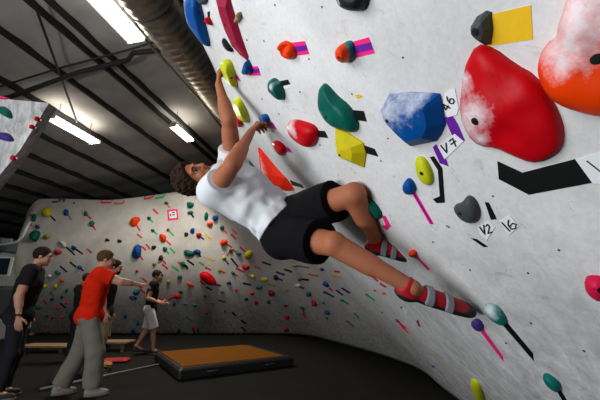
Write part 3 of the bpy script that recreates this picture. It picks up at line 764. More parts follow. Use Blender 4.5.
traced_hold('yellow hold gripped by the raised left hand of the climber', 'lime', [(218, 62.5), (225, 61), (229, 67), (232, 75), (235.5, 87), (234, 89), (225, 81), (221, 73)], .055, 1, lump=.06, bolt=(231.5, 78, 1))
traced_hold('yellow oval hold beside the raised forearm of the climber', 'lime', [(231, 101), (235, 98.5), (238, 101), (243, 109), (247.6, 122), (246, 124.5), (240, 121), (234, 115)], .055, 1, lump=.06)
traced_hold('small red hold half hidden behind the raised forearm', 'red', [(233, 117), (238, 118), (242, 124), (241, 128), (236, 127), (232, 122)], .04, 1)
traced_hold('small blue round hold under the right hand of the climber', 'blue', [(258, 117), (263, 116), (266.5, 121), (266, 126), (262, 128), (257, 123)], .05, 1, lump=.08)
traced_hold('small red heart shaped hold with pink and purple tape', 'red', [(271, 143), (274, 141.5), (279, 144), (284, 149), (284, 155), (281, 157), (275, 152)], .045, 1, lump=.1)
traced_hold('big red wedge hold with chalk beside the chest of the climber', 'scarlet', [(256, 149), (260, 150), (266, 157), (274, 166), (283, 174), (293, 180), (294, 188), (292, 192), (285, 192.5), (273, 189), (265, 185), (259, 172)], .07, 0, apex=(270, 174), lean=True, facet=True, inner=.6, lump=0, chalk=[(263, 165, 8), (265, 172, 8), (260, 158, 5)])
traced_hold('dark green hold between the right arm and the big red wedge', 'green', [(247, 157), (250, 158), (254, 166), (258, 177), (256, 180), (251, 172)], .045, 1)
traced_hold('flat lime yellow oval hold below the blue faceted hold', 'lime', [(414, 160), (418, 157), (424, 159), (430, 169), (433, 180), (430, 187), (422, 185), (415, 174)], .03, 1, lump=.05, bolt=(421.5, 173.5, 2))
traced_hold('blue teardrop hold at the top of a long pink tape', 'blue', [(401, 188), (404, 181), (408, 179), (413, 184), (415, 191), (411, 196), (404, 195)], .035, 1, lump=.06)
traced_hold('dark grey shield shaped hold left of the V2 card', 'grey', [(452, 209), (454, 206), (460, 204.5), (464, 199), (467.5, 197), (474, 201), (479, 212), (478, 221), (472, 225.5), (463, 223), (455, 216)], .04, 1, lump=.08, bolt=(459.5, 213.5, 1.8))
traced_hold('dark green hold behind the left shin of the climber', 'green', [(360, 199), (366, 199), (374, 206), (381, 217), (378, 221), (368, 220), (362, 214)], .04, 1, lump=.08)
traced_hold('magenta red hold at the right edge of the photo', 'magenta', [(583, 281), (588, 278), (600, 279), (608, 286), (608, 300), (600, 304), (590, 298), (584, 290)], .04, 1, bolt=(601, 290, 2.5))
traced_hold('pale teal spoon shaped hold with a long black tape', 'teal', [(482, 307), (488, 304), (497, 308), (504, 317), (507, 325), (503, 327.5), (494, 324), (485, 316)], .035, 1, chalk=[(490, 311, 12)])
traced_hold('small dark purple hold at the top of a pink tape', 'purple', [(469, 324), (474, 320), (479, 322), (483, 329), (481, 333), (474, 331)], .03, 1)
traced_hold('yellow slim hold near the bottom edge below the red shoe', 'lime', [(469, 381), (473, 379.5), (479, 386), (484, 398), (483, 404), (476, 400), (471, 390)], .035, 1)
traced_hold('dark teal hold with a red spot near the bottom right', 'teal', [(541, 377), (545, 375), (552, 379), (560, 386), (560, 394), (553, 392), (545, 385)], .035, 1)
traced_hold('small orange foothold under the left shoe toe', 'orange', [(408, 252), (413, 251), (416, 255), (413, 258), (409, 257)], .03, 1)

PV = 'pink tape with a purple stripe '
tape(PV + 'right of the orange knobbly hold', 'pink', [(288, 43), (305, 41), (309.5, 54), (293, 56)], [(289, 47), (306.5, 45), (308, 50), (291, 52.5)])
tape(PV + 'right of the orange and green hold', 'pink', [(350, 42.5), (369, 37), (375, 53), (353, 58.5)], [(351, 47), (371, 42), (373.2, 49), (352.5, 54)])
tape(PV + 'beside the small blue hold under the maroon hold', 'pink', [(249, 67), (258, 66), (261, 75.5), (249, 75.5)], [(249, 69.5), (259, 68.5), (260, 72.5), (249, 73)])
tape(PV + 'at the yellow hold gripped by the left hand', 'pink', [(232, 74), (237, 74.5), (241, 81), (236, 80.5)], [(233, 75.5), (238, 76.3), (239.6, 79), (235, 78.7)])
tape(PV + 'at the blue hold under the right hand', 'pink', [(265, 121), (273, 122.5), (277, 129.5), (267, 127.5)], [(265.5, 123), (274, 124.6), (275.5, 127.3), (266.6, 125.7)])
tape(PV + 'beside the small red heart shaped hold', 'pink', [(282, 146), (288, 147), (293, 152.5), (284, 152)], [(282.5, 147.8), (289.5, 148.6), (291.4, 150.8), (283.5, 150.4)])
tape(PV + 'running down from the blue teardrop hold', 'pink', [(411.5, 192), (415, 191), (434, 224), (430, 224)], [(413, 193), (414.5, 192.6), (432.6, 223), (431.4, 223)])
tape('black tape strip behind the teal oval hold', 'black', [(275, 82), (288, 79.5), (290.5, 84), (277.5, 87.5)])
tape('white tape strip just under the black tape of the teal hold', 'white', [(277.5, 87.8), (290.5, 84.3), (292, 87), (279, 91)])
tape('black tape strip sticking out right of the dark green hold', 'black', [(347, 109.5), (364, 111), (367, 121.5), (350, 119)])
tape('black tape strip running right from the yellow pyramid hold', 'black', [(357, 142.5), (375, 149), (378.5, 156.5), (360, 151.5)])
tape('black tape strip right of the round red hold', 'black', [(312, 130), (325, 131), (328.5, 138), (314, 136.5)])
tape('black tape strip at the tip of the big red wedge hold', 'black', [(290, 180), (302, 184.5), (304, 188), (292, 185)])
tape('wide yellow tape patch right of the dark grey angular hold', 'yellow', [(488, 15), (531, 5), (533, 39), (488, 46)])
tape('purple tape piece above the V7 card', 'violet', [(444.5, 117), (452, 114.5), (458, 124), (465, 140.5), (454.5, 140), (449, 128)])
tape('purple tape piece lower left of the V7 card', 'violet', [(433, 147), (436, 144), (444, 152), (448.5, 166), (440, 163)])
tape('big black angled tape chevron below the big red hold', 'black', [(497.5, 161), (522.5, 172.5), (575, 159), (592.5, 182.5), (529, 194.5), (499, 179)])
tape('black hooked tape line left of the grey shield hold', 'black', [(430, 157), (434, 156), (442.5, 168), (445, 202.5), (437, 203), (433, 199), (440, 196), (438, 170)])
tape('short black tape piece above the V2 card', 'black', [(485, 202), (489, 202.5), (497, 219), (491, 219.5)])
tape('short black tape piece lower left of the V2 card', 'black', [(471, 238), (477, 239), (488, 246.5), (484, 247)])
tape('long black tape below the pale teal spoon hold', 'black', [(503, 325), (507, 322), (533, 353), (534, 361)])
tape('long pink tape below the small dark purple hold', 'pink', [(481, 332), (484, 330), (503, 356), (503.5, 361.5)])
tape('black tape leading off the dark teal hold to the bottom edge', 'black', [(557, 391), (561, 390), (567, 400), (572, 408), (566, 406)])
tape('thin pink tape running from the left shoe toe', 'pink', [(415, 256), (417, 255.5), (430, 269), (428.5, 270.5)])
tape('pink bent tape scrap beside the green hold behind the shin', 'pink', [(382, 216), (385.5, 215.5), (391, 226), (387, 230), (381, 226), (386, 225)])
tape('tiny yellow tape scrap above the blue faceted hold', 'yellow', [(355, 95), (359, 94), (363, 96.5), (358, 98.5)])
tape('black tape scrap above the small red forked hold', 'black', [(207.5, 12), (210, 11), (210, 17), (208, 19)])
tape('dark tape scrap right of the yellow oval hold', 'black', [(240, 104), (244, 106), (246.5, 111), (243, 111)])

# paper cards with hand-lettered grades
def glyphs(strokes, o, b, w_, h_):
    u = (b[1], -b[0])
    return [[(o[0] + b[0] * x * w_ + u[0] * y * h_, o[1] + b[1] * x * w_ + u[1] * y * h_) for x, y in st] for st in strokes]
def card(label, outline, strokes):
    o = ribbon('paper_card', outline, mat('card_paper', (.74, .76, .77), .7, noise_amt=.03), label=label, cat='card', lift=.003)
    for st in strokes:
        pts = []
        for i in range(len(st) - 1):
            for k in range(4): pts.append((st[i][0] + (st[i + 1][0] - st[i][0]) * k / 4, st[i][1] + (st[i + 1][1] - st[i][1]) * k / 4))
        pts.append(st[-1])
        V = []; F = []; wd = .62
        for i, (x, y) in enumerate(pts):
            a = pts[max(i - 1, 0)]; b = pts[min(i + 1, len(pts) - 1)]; dx, dy = b[0] - a[0], b[1] - a[1]; l = math.hypot(dx, dy) or 1
            for s_ in (-1, 1):
                h = hit(x - dy / l * s_ * wd, y + dx / l * s_ * wd); V.append(h[0] + h[1] * .0055)
        for i in range(len(pts) - 1): F.append((2 * i, 2 * i + 1, 2 * i + 3, 2 * i + 2))
        mesh_obj('lettering', V, F, mat('marker_ink', (.01, .01, .012), .6), o, smooth=False)
    return o
card('white paper card lettered 46 left of the big red hold', [(445, 93), (455, 88), (459, 108), (457, 114.5), (447.5, 117), (443.5, 105)],
     glyphs([[(.7, 0), (.7, 1), (0, .35), (1, .35)]], (449, 111), (.5, -.86), 5.5, 9) + glyphs([[(.8, 1), (.25, .7), (0, .3), (.2, 0), (.7, 0), (.95, .28), (.7, .55), (.1, .42)]], (453, 104), (.5, -.86), 5.5, 9))
card('white paper card lettered V7 between two purple tape pieces', [(438, 146), (455, 133.5), (464, 141), (445, 159)],
     [[(441, 144.5), (447.5, 152.5), (446.5, 142)], [(449.5, 141), (453, 137.5), (456.5, 146)], [(451, 144), (456.5, 140)]])
card('white paper card lettered V2 right of the grey shield hold', [(479, 227), (489, 220), (495, 227), (487, 240), (480, 234)],
     [[(480, 226), (485.5, 234), (484, 224)], [(486, 226), (488, 223.5), (490, 226), (488.5, 233), (492.5, 231)]])
card('white paper card lettered 16 right of the V2 card', [(500, 221), (510, 215), (519, 226), (509, 235)],
     [[(502, 221.5), (510.5, 230.5)], [(509, 219), (508.5, 224), (512, 228.5), (516, 227.5), (516.5, 223.5), (513, 222.5), (510.5, 225.5)]])
card('white paper card at the right end of the black tape chevron', [(576, 159.5), (600, 152), (614, 150), (616, 184), (593, 183)],
     [[(587, 160), (600, 170), (606, 175)], [(606, 175), (612, 158)]])

# ------------------------------------------------------------------ small holds over the far wall
def ordinal(i, n, col):
    if n == 1: return 'only %s one' % col
    w_ = ['leftmost', 'second', 'third', 'fourth', 'fifth', 'sixth', 'seventh', 'eighth', 'ninth', 'tenth', 'eleventh', 'twelfth', 'thirteenth']
    return 'leftmost %s one' % col if i == 0 else ('rightmost %s one' % col if i == n - 1 else '%s %s one from left' % (w_[i], col))
def region(x, y):
    if x > 300: return 'low under the legs of the climber' if x < 360 else 'below the bare right calf'
    if y < 262:
        if x < 62: return 'at the upper left end of far wall'
        if x < 128: return 'above the heads of the standing men'
        if x < 182: return 'around the pink framed notice'
        if x < 215: return 'right of the pink framed notice'
        return 'just under the white shirt'
    if x < 90: return 'between the two men at left'
    if x < 150: return 'left of the walking man'
    if x < 215: return 'right of the walking man'
    return 'on shaded wall below the black shorts'
# x, y, width, height, tilt, colour, tape colour, tape dx, dy
SM = [(47.6,213,11,10,0,'yellow','black',8,8),(66.4,213,6,7,0,'blue','grey',5,7),(86,214,5,5,0,'green','red',5,5),(91.6,224,6,6,0,'green','pink',4,6),
(34.4,218,5,9,0,'green',0,0,0),(38,227,5,5,0,'purple',0,0,0),(35,236,11,12,0,'green',0,0,0),(47,237,8,6,0,'olive',0,0,0),(63,244,10,6,25,'white','black',12,11),
(74,248,7,5,20,'blue','black',9,6),(58,252,8,7,0,'magenta',0,0,0),(107.6,240,4.5,4,0,'black',0,0,0),(119.4,241,4.5,4,0,'black',0,0,0),(135,222,13,9,-25,'orange','red',5,9),
(137,252,12,15,20,'blue','red',6,8),(149,218.5,5,4,30,'green','green',4,4),(153,230.6,4,4,30,'green','green',4,4),(153.4,247.4,5,5,0,'black',0,0,0),(163,238,10,8,40,'orange','red',8,7),
(168,230,4,3.5,30,'red','green',6,6),(165,249,5,6,30,'green','green',4,5),(166,203,4,4,30,'green','orange',4,5),(161,258,6,6,0,'black','red',5,6),(154.5,264,5,4,20,'olive',0,0,0),
(190,204.5,7,8,30,'green',0,0,0),(190.6,212.6,6,5,0,'green','black',3,5),(206.4,216,4.5,9,10,'green',0,0,0),(215.4,217.6,5.5,8,20,'blue',0,0,0),(210,224.4,6,7,20,'orange',0,0,0),
(186.4,234.4,5.5,4.5,0,'black',0,0,0),(192.6,231,6,6,0,'blue',0,0,0),(199,235.6,7,6,0,'red','navy',5,4),(222,227.4,4,6,20,'green','orange',5,6),(224,242.4,8,8,20,'orange','red',8,5),
(188,253,13,7,5,'green',0,0,0),(197,252,8,7,15,'blue','navy',4,5),(238.6,253.4,6.5,4.5,5,'green','red',-6,-4),(248.6,254.4,12,9,-15,'yellow',0,0,0),(231,250.6,5,4,20,'green','red',-4,5),
(223.6,257.4,5,3.5,0,'yellow','navy',5,7),(246,267,8,7,0,'red',0,0,0),(160,276,8,7,0,'black',0,0,0),(252,276,7,5,10,'yellow',0,0,0),(264,279.5,8.5,5,-5,'yellow',0,0,0),
(259.5,287.5,7,5,0,'green',0,0,0),(252,293,5,5,0,'red',0,0,0),(271,292.5,8,7,20,'maroon',0,0,0),(256,302.5,6,4,0,'red',0,0,0),(269,302,5,4,0,'green',0,0,0),(246,299,4,4,0,'black',0,0,0),
(295,265.5,8,4,5,'olive','grey',14,2),(276,277.5,8,6,0,'black','brown',7,3),(300,279,7,5,10,'brown','black',9,1),(297.5,285.5,8,4,15,'white','navy',7,3),(287,290,6,3,0,'olive',0,0,0),
(285.5,305.5,5,3,10,'maroon',0,0,0),(309,294,9,7,0,'green',0,0,0),(314.5,302.5,8,9,40,'red',0,0,0),(302.5,308,6,4,20,'green','red',2,6),(287,317,6,6,35,'red',0,0,0),(286,329,5,5,35,'red',0,0,0),
(233.3,333.5,3,3,0,'black',0,0,0),(266,334,3.5,3.5,0,'black',0,0,0),(326,283,9,8,40,'blue',0,0,0),(325,292,6,4,20,'blue','navy',9,5),(323.5,302.5,4,4,0,'blue',0,0,0),(327.5,312,6,8,20,'blue','olive',5,2),
(327,318,4,3,0,'navy',0,0,0),(322,269,8,5,15,'navy',0,0,0),(342,288,4,4,0,'red','navy',8,5),(342,300,5,4,20,'green','green',7,4),(366.5,294,5,4,20,'green','green',8,6),(375,290,5,4,30,'red',0,0,0),(384,292.5,5,5,30,'red',0,0,0),
(354,312,4,3,20,'olive','green',5,6),(348,321,4,4,20,'red','green',6,6),(382.5,312,3,4,20,'black',0,0,0),(402,307,5,4,20,'green','white',5,6),(397.5,320,5,6,30,'navy','pink',7,9),(417.5,320.5,4,4,0,'blue','red',2,6),
(433.5,366,4,6,30,'blue',0,0,0),(136,292,9,6,-10,'green','black',-3,2),(133,298,8,5,10,'navy',0,0,0),(176.6,296,8,6,10,'red','red',-8,4),(174,304,4,5,0,'green',0,0,0),(168.7,281.5,5,4,0,'olive',0,0,0),
(180,277,6,4,30,'green',0,0,0),(189,283.7,6,4,30,'orange','red',5,3),(181,291.5,6,3.5,10,'green',0,0,0),(185.6,304,5,3,0,'green',0,0,0),(194.6,305,7,3,10,'green',0,0,0),(183,263.5,6,5,20,'green','black',5,4),
(137,271,3.5,3,0,'red',0,0,0),(133,331,4,7,-20,'blue',0,0,0),(138,323,4,5,20,'green',0,0,0),(179,331,4,6,-20,'green','green',2,4),(193.5,329,4,6,-20,'red','navy',1,5),(198,330,3,6,-20,'green',0,0,0),
(125,316,4,4,0,'blue',0,0,0),(164,299.5,5,3,0,'red',0,0,0),(56,253,5,4,30,'red',0,0,0),(79.5,267,6,4,30,'blue','navy',4,4),(58,272.5,6,5,30,'green',0,0,0),(34,274,5,4,30,'green',0,0,0),(45,286,4,5,0,'yellow',0,0,0),
(56,286,4,5,0,'yellow',0,0,0),(62,280,5,4,20,'orange',0,0,0),(37,307,11,4,15,'green',0,0,0),(52,299,4,4,0,'navy',0,0,0),(58,308,4,4,0,'red',0,0,0),(32,334,7,6,0,'tan',0,0,0),(47,331,4,4,0,'orange',0,0,0),
(62,317,4,4,0,'red',0,0,0),(50,276,5,4,0,'white',0,0,0),(67,290,4,4,0,'green',0,0,0),(52.5,318,3,3,0,'red',0,0,0),(47,316,3,3,0,'green',0,0,0),(62,297,4,3,30,'blue',0,0,0),(67,303,4,3,30,'red',0,0,0),(40,265,4,4,0,'teal',0,0,0),
(205,296,4,3,20,'green',0,0,0),(213,303,4,3,10,'olive',0,0,0),(216,284,5,3,20,'red','navy',5,2),(222,292,4,3,0,'green',0,0,0),(229,283,5,4,20,'navy',0,0,0),(236,290,4,3,0,'red',0,0,0),(225,311,3,3,0,'green',0,0,0),(207,313,3,3,0,'red',0,0,0),
(233,273,5,4,20,'green','orange',5,3),(219,270,4,3,10,'olive','red',6,3)]
# loose tape dashes: x, y, colour, dx, dy
TP = [(87,249,'red',5,4),(141,246,'red',5,4),(137,234,'red',5,4),(153,209,'red',5,5),(146,244,'red',4,5),(162,264,'red',6,5),(187,260,'black',7,5),(182,264,'black',6,5),(181,265,'green',7,5),(170,248,'green',5,5),
(205,234,'yellow',6,5),(232,229,'orange',5,5),(231,234,'red',5,5),(240,247,'red',6,5),(207,258,'yellow',8,3),(231,258,'black',7,9),(172,266,'green',7,5),(178,262,'red',5,4),(254,266,'orange',7,3),(262,262,'black',9,3),
(232,312,'black',4,4),(241,320,'black',5,4),(241,327,'black',5,4),(303,313,'red',3,5),(331,275,'yellow',9,2),(336,290,'navy',7,5),(329,288,'red',4,3),(334,271,'red',6,1),(308,274,'orange',10,2),(402,327,'orange',7,6),(400,323,'pink',6,5),
(372,276,'red',6,5),(380,283,'red',6,4),(186,316,'green',6,6),(142,278,'red',5,4),(140,289,'red',5,4),(138,285,'red',4,3),(206,287,'navy',6,3),(200,281,'red',5,4),(218,300,'brown',7,2),(243,283,'black',8,2),(236,268,'red',8,4),
(276,272,'navy',9,3),(284,269,'black',8,3),(268,284,'olive',8,2),(60,303,'navy',6,5),(60,266,'navy',7,6),(70,262,'black',6,5),(43,300,'red',4,4),(50,292,'green',4,4),(66,310,'green',4,3),(199,262,'green',5,3),(205,267,'red',6,3)]
rng = random.Random(3)
def small_hold(x, y, wpx, hpx, tilt, colour, label):
    hh = hit(x, y) or hit_near(x, y)
    c, n = hh; e1, e2 = frame(n)
    dist = (c - CAM).length; d = (c - CAM).normalized()
    # photo-plane axes flattened on to the wall, so the outline has the photographed width and height
    def axis(dx, dy):
        q = on_plane(x + dx, y + dy, c, n, 0) - on_plane(x, y, c, n, 0); return q
    ca, sa = math.cos(R(tilt)), math.sin(R(tilt))
    wpx *= .86; hpx *= .86
    A = axis(wpx / 2 * ca, wpx / 2 * sa); B = axis(-hpx / 2 * sa, hpx / 2 * ca)
    lim = 1.5 * max(wpx, hpx) / 2 * dist / 333
    if A.length > lim: A *= lim / A.length
    if B.length > lim: B *= lim / B.length
    H = .45 * min(wpx, hpx) * dist / 333
    V = []; F = []; N = 14; rings = [(1, -.03), (1, 0), (.95, .45), (.72, .82), (.38, 1)]
    kind = rng.choice(['blob', 'edge', 'drop']); sx, sy = rng.uniform(-.3, .3), rng.uniform(-.3, .3)
    for q, z in rings:
        for k in range(N):
            a = 2 * math.pi * k / N; r_ = q * (1 + .16 * math.sin(2 * a + x) + .08 * math.sin(3 * a + y) + (.22 * math.cos(a) if kind == 'drop' else 0))
            zz = z * H * (1 + (.35 * math.cos(a + 1) if kind == 'edge' else 0)) if z > 0 else -.04
            V.append(c + A * (r_ * math.cos(a) + sx * (1 - q)) + B * (r_ * math.sin(a) + sy * (1 - q)) + n * zz)
    V.append(c + A * sx + B * sy + n * H * 1.02)
    L = len(rings) - 1
    for k in range(L):
        for i in range(N): F.append((k * N + i, k * N + (i + 1) % N, (k + 1) * N + (i + 1) % N, (k + 1) * N + i))
    for i in range(N): F.append((L * N + i, L * N + (i + 1) % N, len(V) - 1))
    F.append(tuple(range(N - 1, -1, -1)))
    ch = [max(0, rng.uniform(-.2, .35)) if i > N * 2 else 0 for i in range(len(V))]
    o = mesh_obj('climbing_hold', V, F, hmat(colour), loc=c, attr=ch); tag(o, label, 'climbing hold')
    if max(wpx, hpx) >= 6:
        m = MB(); t_ = c + A * sx + B * sy + n * H * 1.0; m.tube([t_, t_ + n * .008], .011, 8); m.build('bolt', mat('bolt_black', (.01, .01, .01), .5), o)
    return o
def size_word(w_, h_): 
    m = max(w_, h_); return 'tiny' if m < 5 else ('small' if m < 8 else 'larger')
groups = {}
for i, s_ in enumerate(SM): groups.setdefault((s_[5], region(s_[0], s_[1])), []).append(i)
for (cn, rg), L_ in groups.items():
    L_.sort(key=lambda i: (SM[i][0], SM[i][1]))
    for k, i in enumerate(L_):
        x, y, a, b, t, col, tc, dx, dy = SM[i]
        small_hold(x, y, a, b, t, col, '%s %s hold %s, %s' % (size_word(a, b), cn, rg, ordinal(k, len(L_), cn)))
TT = [(x, y, tc, dx, dy) for x, y, a, b, t, col, tc, dx, dy in SM if tc] + TP
tg = {}
for i, t_ in enumerate(TT): tg.setdefault((t_[2], region(t_[0], t_[1])), []).append(i)
for (cn, rg), L_ in tg.items():
    L_.sort(key=lambda i: (TT[i][0], TT[i][1]))
    for k, i in enumerate(L_):
        x, y, tc, dx, dy = TT[i]; l = math.hypot(dx, dy); px_, py_ = -dy / l * .85, dx / l * .85
        tape('thin %s tape dash %s, %s' % (cn, rg, ordinal(k, len(L_), cn)), tc, [(x + px_, y + py_), (x + dx + px_, y + dy + py_), (x + dx - px_, y + dy - py_), (x - px_, y - py_)], lift=.004, sub=2)
traced_hold('bright red half round hold on the far wall right of the walking man', 'red', [(199, 274), (204, 272), (211, 275), (216, 282), (216, 286), (209, 286), (202, 281), (199, 277)], .14, 1, lump=.05)

def bracket(label, colour, lines, w_=.9):
    V = []; F = []
    c0 = hit_near(*lines[0][0])[0]
    for (a, b) in lines:
        dx, dy = b[0] - a[0], b[1] - a[1]; l = math.hypot(dx, dy); nx, ny = -dy / l * w_, dx / l * w_
        q = []
        for x, y in ((a[0] + nx, a[1] + ny), (b[0] + nx, b[1] + ny), (b[0] - nx, b[1] - ny), (a[0] - nx, a[1] - ny)):
            h = hit(x, y) or hit_near(x, y); q.append(h[0] + h[1] * .006)
        n = len(V); V += q; F.append((n, n + 1, n + 2, n + 3))
    o = mesh_obj('tape_bracket', V, F, tmat(colour), loc=c0, smooth=False); tag(o, label, 'tape'); return o
bracket('dark blue tape bracket under the top rim at the far left', 'navy', [((52, 202), (57, 202)), ((57, 202), (58, 198.5)), ((60, 199), (60, 202)), ((60, 199), (64, 199)), ((64, 199), (64, 202))])
bracket('pink tape bracket under the top rim left of the orange one', 'pink', [((100, 199), (101, 202.5)), ((101, 202.5), (111, 202.8)), ((111, 202.8), (112, 199.5))])
bracket('orange tape bracket under the top rim', 'orange', [((115, 204), (123, 203.5)), ((123, 203.5), (124, 200.5)), ((115, 204), (115.5, 202))])
bracket('red tape bracket under the top rim left of the green one', 'red', [((143.5, 195.5), (144.5, 199)), ((144.5, 199), (151, 198)), ((151, 198), (152, 195))])
bracket('green tape bracket under the top rim above the pink notice', 'green', [((155, 198.5), (163, 197)), ((163, 197), (166, 193)), ((158, 195), (164, 193.5))])
bracket('red tape bracket on the far left rim of the wall', 'red', [((33, 214.5), (30.5, 215)), ((30.5, 215), (29.8, 225)), ((29.8, 225), (32, 225))])
def notice():
    o = ribbon('framed_notice', [(167.2, 210), (177.5, 209), (178.5, 219.5), (168, 220.5)], tmat('pink'), label='square notice in a pink tape frame on the far wall', cat='notice', lift=.008)
    ribbon('paper', [(169, 211.6), (176.2, 210.9), (176.9, 217.9), (169.7, 218.6)], mat('card_paper', (.74, .76, .77), .7, noise_amt=.03), o, lift=.014)
    for a in ([(170.3, 214.3), (171.3, 214.2), (171.4, 216.3), (170.4, 216.4)], [(172.3, 212.4), (175, 212.1), (175.1, 213), (172.4, 213.3)], [(172.5, 214.6), (175.2, 214.4), (175.3, 215.3), (172.6, 215.6)]):
        ribbon('lettering', a, mat('marker_ink', (.01, .01, .012), .6), o, lift=.02)
notice()
# threaded bolt sockets in the wall panels
for x, y in [(322, 7), (403, 57.5), (309, 59), (352, 94), (275, 5), (247, 40), (264, 41), (493, 196), (528, 273), (388, 138.5), (381, 161), (399, 103), (449, 227), (433, 242), (531, 323), (506, 343), (584, 351), (320, 145), (350, 200), (31, 206), (74, 203), (262, 99), (279, 114), (300, 92), (559, 250), (447, 226), (470, 270)]:
    h = hit(x, y)
    if h:
        c, n = h; k = MB(); rr = .9 * (c - CAM).length / 333; k.tube([c - n * .01, c + n * .0012], rr, 10); k.build('bolt_socket', mat('socket_black', (.01, .01, .01), .6), wall)

# ------------------------------------------------------------------ corner of another wall panel at the upper left
def side_panel():
    s0 = .0112
    pts = [(-70, 92), (49, 103), (20, 150), (-12, 190), (-70, 240)]
    F0 = [P(x, y, s0) for x, y in pts]; n = Vector((0, -1, 0)); back = Vector((-.03, .16, .02))
    m = MB(); N = len(F0); V = F0 + [q + back for q in F0]
    m.add(V, [tuple(range(N)), tuple(range(2 * N - 1, N - 1, -1))] + [(i, i + N, (i + 1) % N + N, (i + 1) % N) for i in range(N)])
    o = m.build('wall_panel_corner', M_WALL, loc=F0[1]); tag(o, 'pointed white corner of another climbing wall panel at upper left', 'wall panel')
    def blob(px, py, a, b, tilt, colr, lab, H=.05):
        c = P(px, py, s0 * .998); ca, sa = math.cos(R(tilt)), math.sin(R(tilt))
        A = (P(px + a * ca, py + a * sa, s0) - P(px, py, s0)); B = (P(px - b * sa, py + b * ca, s0) - P(px, py, s0)); nn = A.cross(B).normalized()
        if nn.dot(c - CAM) > 0: nn = -nn
        V = []; F = []; K = 16
        for q, z in ((1, -.03), (1, .0), (.9, .5), (.6, .85), (.25, 1)):
            for k in range(K):
                t = 2 * math.pi * k / K; V.append(c + (A * math.cos(t) + B * math.sin(t)) * q * (1 + .1 * math.sin(3 * t)) + nn * (z * H if z > 0 else z))
        for r_ in range(4):
            for k in range(K): F.append((r_ * K + k, r_ * K + (k + 1) % K, (r_ + 1) * K + (k + 1) % K, (r_ + 1) * K + k))
        F += [tuple(range(4 * K, 5 * K)), tuple(range(K - 1, -1, -1))]
        tag(mesh_obj('climbing_hold', V, F, hmat(colr), loc=c), lab, 'climbing hold')
    blob(5, 112, 9, 4, 35, 'green', 'green oval hold on the pointed panel corner at upper left')
    blob(5, 137, 9, 4, 15, 'purple', 'dark purple hold on the pointed panel corner under the green one')
    blob(37, 119, 2.4, 2.4, 0, 'red', 'tiny red knob high on the slanted edge of the panel corner', .03)
    blob(32, 127, 2.2, 2.2, 0, 'red', 'tiny red knob lower on the slanted edge of the panel corner', .03)
    blob(13, 158, 2.2, 2.6, 0, 'magenta', 'tiny red knob near the bottom of the panel corner', .03)
    blob(-1, 97.5, 9, 1.6, 5, 'pink' if 'pink' in RGB else 'magenta', 'pink hold on the top edge of the panel corner', .03)
side_panel()

# ------------------------------------------------------------------ counter hood and poster wall at the far left
def left_bay():
    Y = 9.6
    def q(px, py, dy=0): return atY(px, py, Y + dy)
    t = empty('reception_booth', q(5, 300) * 1, 'pale booth with a grey curved hood and dark window at the left edge', 'booth')
    t.location.z = 0; t['_o'] = list(t.location)
    z1 = q(0, 252).z; z0 = 0; x1 = q(27, 280, 1.1).x * (Y / (Y + 1.1)) - .1 - .8; x0 = x1 - 2.4
    m = MB(); m.box(((x0 + x1) / 2, Y + .5, z1 / 2), (x1 - x0, 1.0, z1), bev=.02); m.build('front_panel', mat('pale_laminate', (.30, .32, .34), .6), t)
    z2 = q(0, 238).z
    m = MB(); m.box(((x0 + x1) / 2 + .02, Y + .45, (z1 + z2) / 2), (x1 - x0 + .06, 1.2, z2 - z1), bev=.05); m.build('hood', mat('blue_grey_hood', (.09, .12, .15), .4), t)
    m = MB(); m.tube([q(-40, 246, -.2), q(5, 244.5, -.2), q(17, 242, -.2), q(23, 236, -.2), q(27, 227, -.2), q(30, 222, -.1)], .035, 8); m.build('rim_trim', mat('bright_trim', (.6, .65, .68), .3), t, smooth=True)
    a, b = q(1, 257, -.03), q(8, 276, -.03)
    m = MB(); m.box(((a.x + b.x) / 2 - .12, Y - .015, (a.z + b.z) / 2), (b.x - a.x + .3, .03, a.z - b.z)); fr = m.build('window_frame', M_WHITE, t)
    m = MB(); m.box(((a.x + b.x) / 2 - .14, Y - .035, (a.z + b.z) / 2), (b.x - a.x + .2, .02, (a.z - b.z) * .86)); m.build('pane', mat('dark_blue_glass', (.015, .03, .06), .15), fr)
    m = MB(); c = q(7, 241, -.18); m.box(c, (.28, .05, .13), bev=.01); m.build('lamp_box', mat('box_grey', (.3, .32, .34), .5), t)
left_bay()

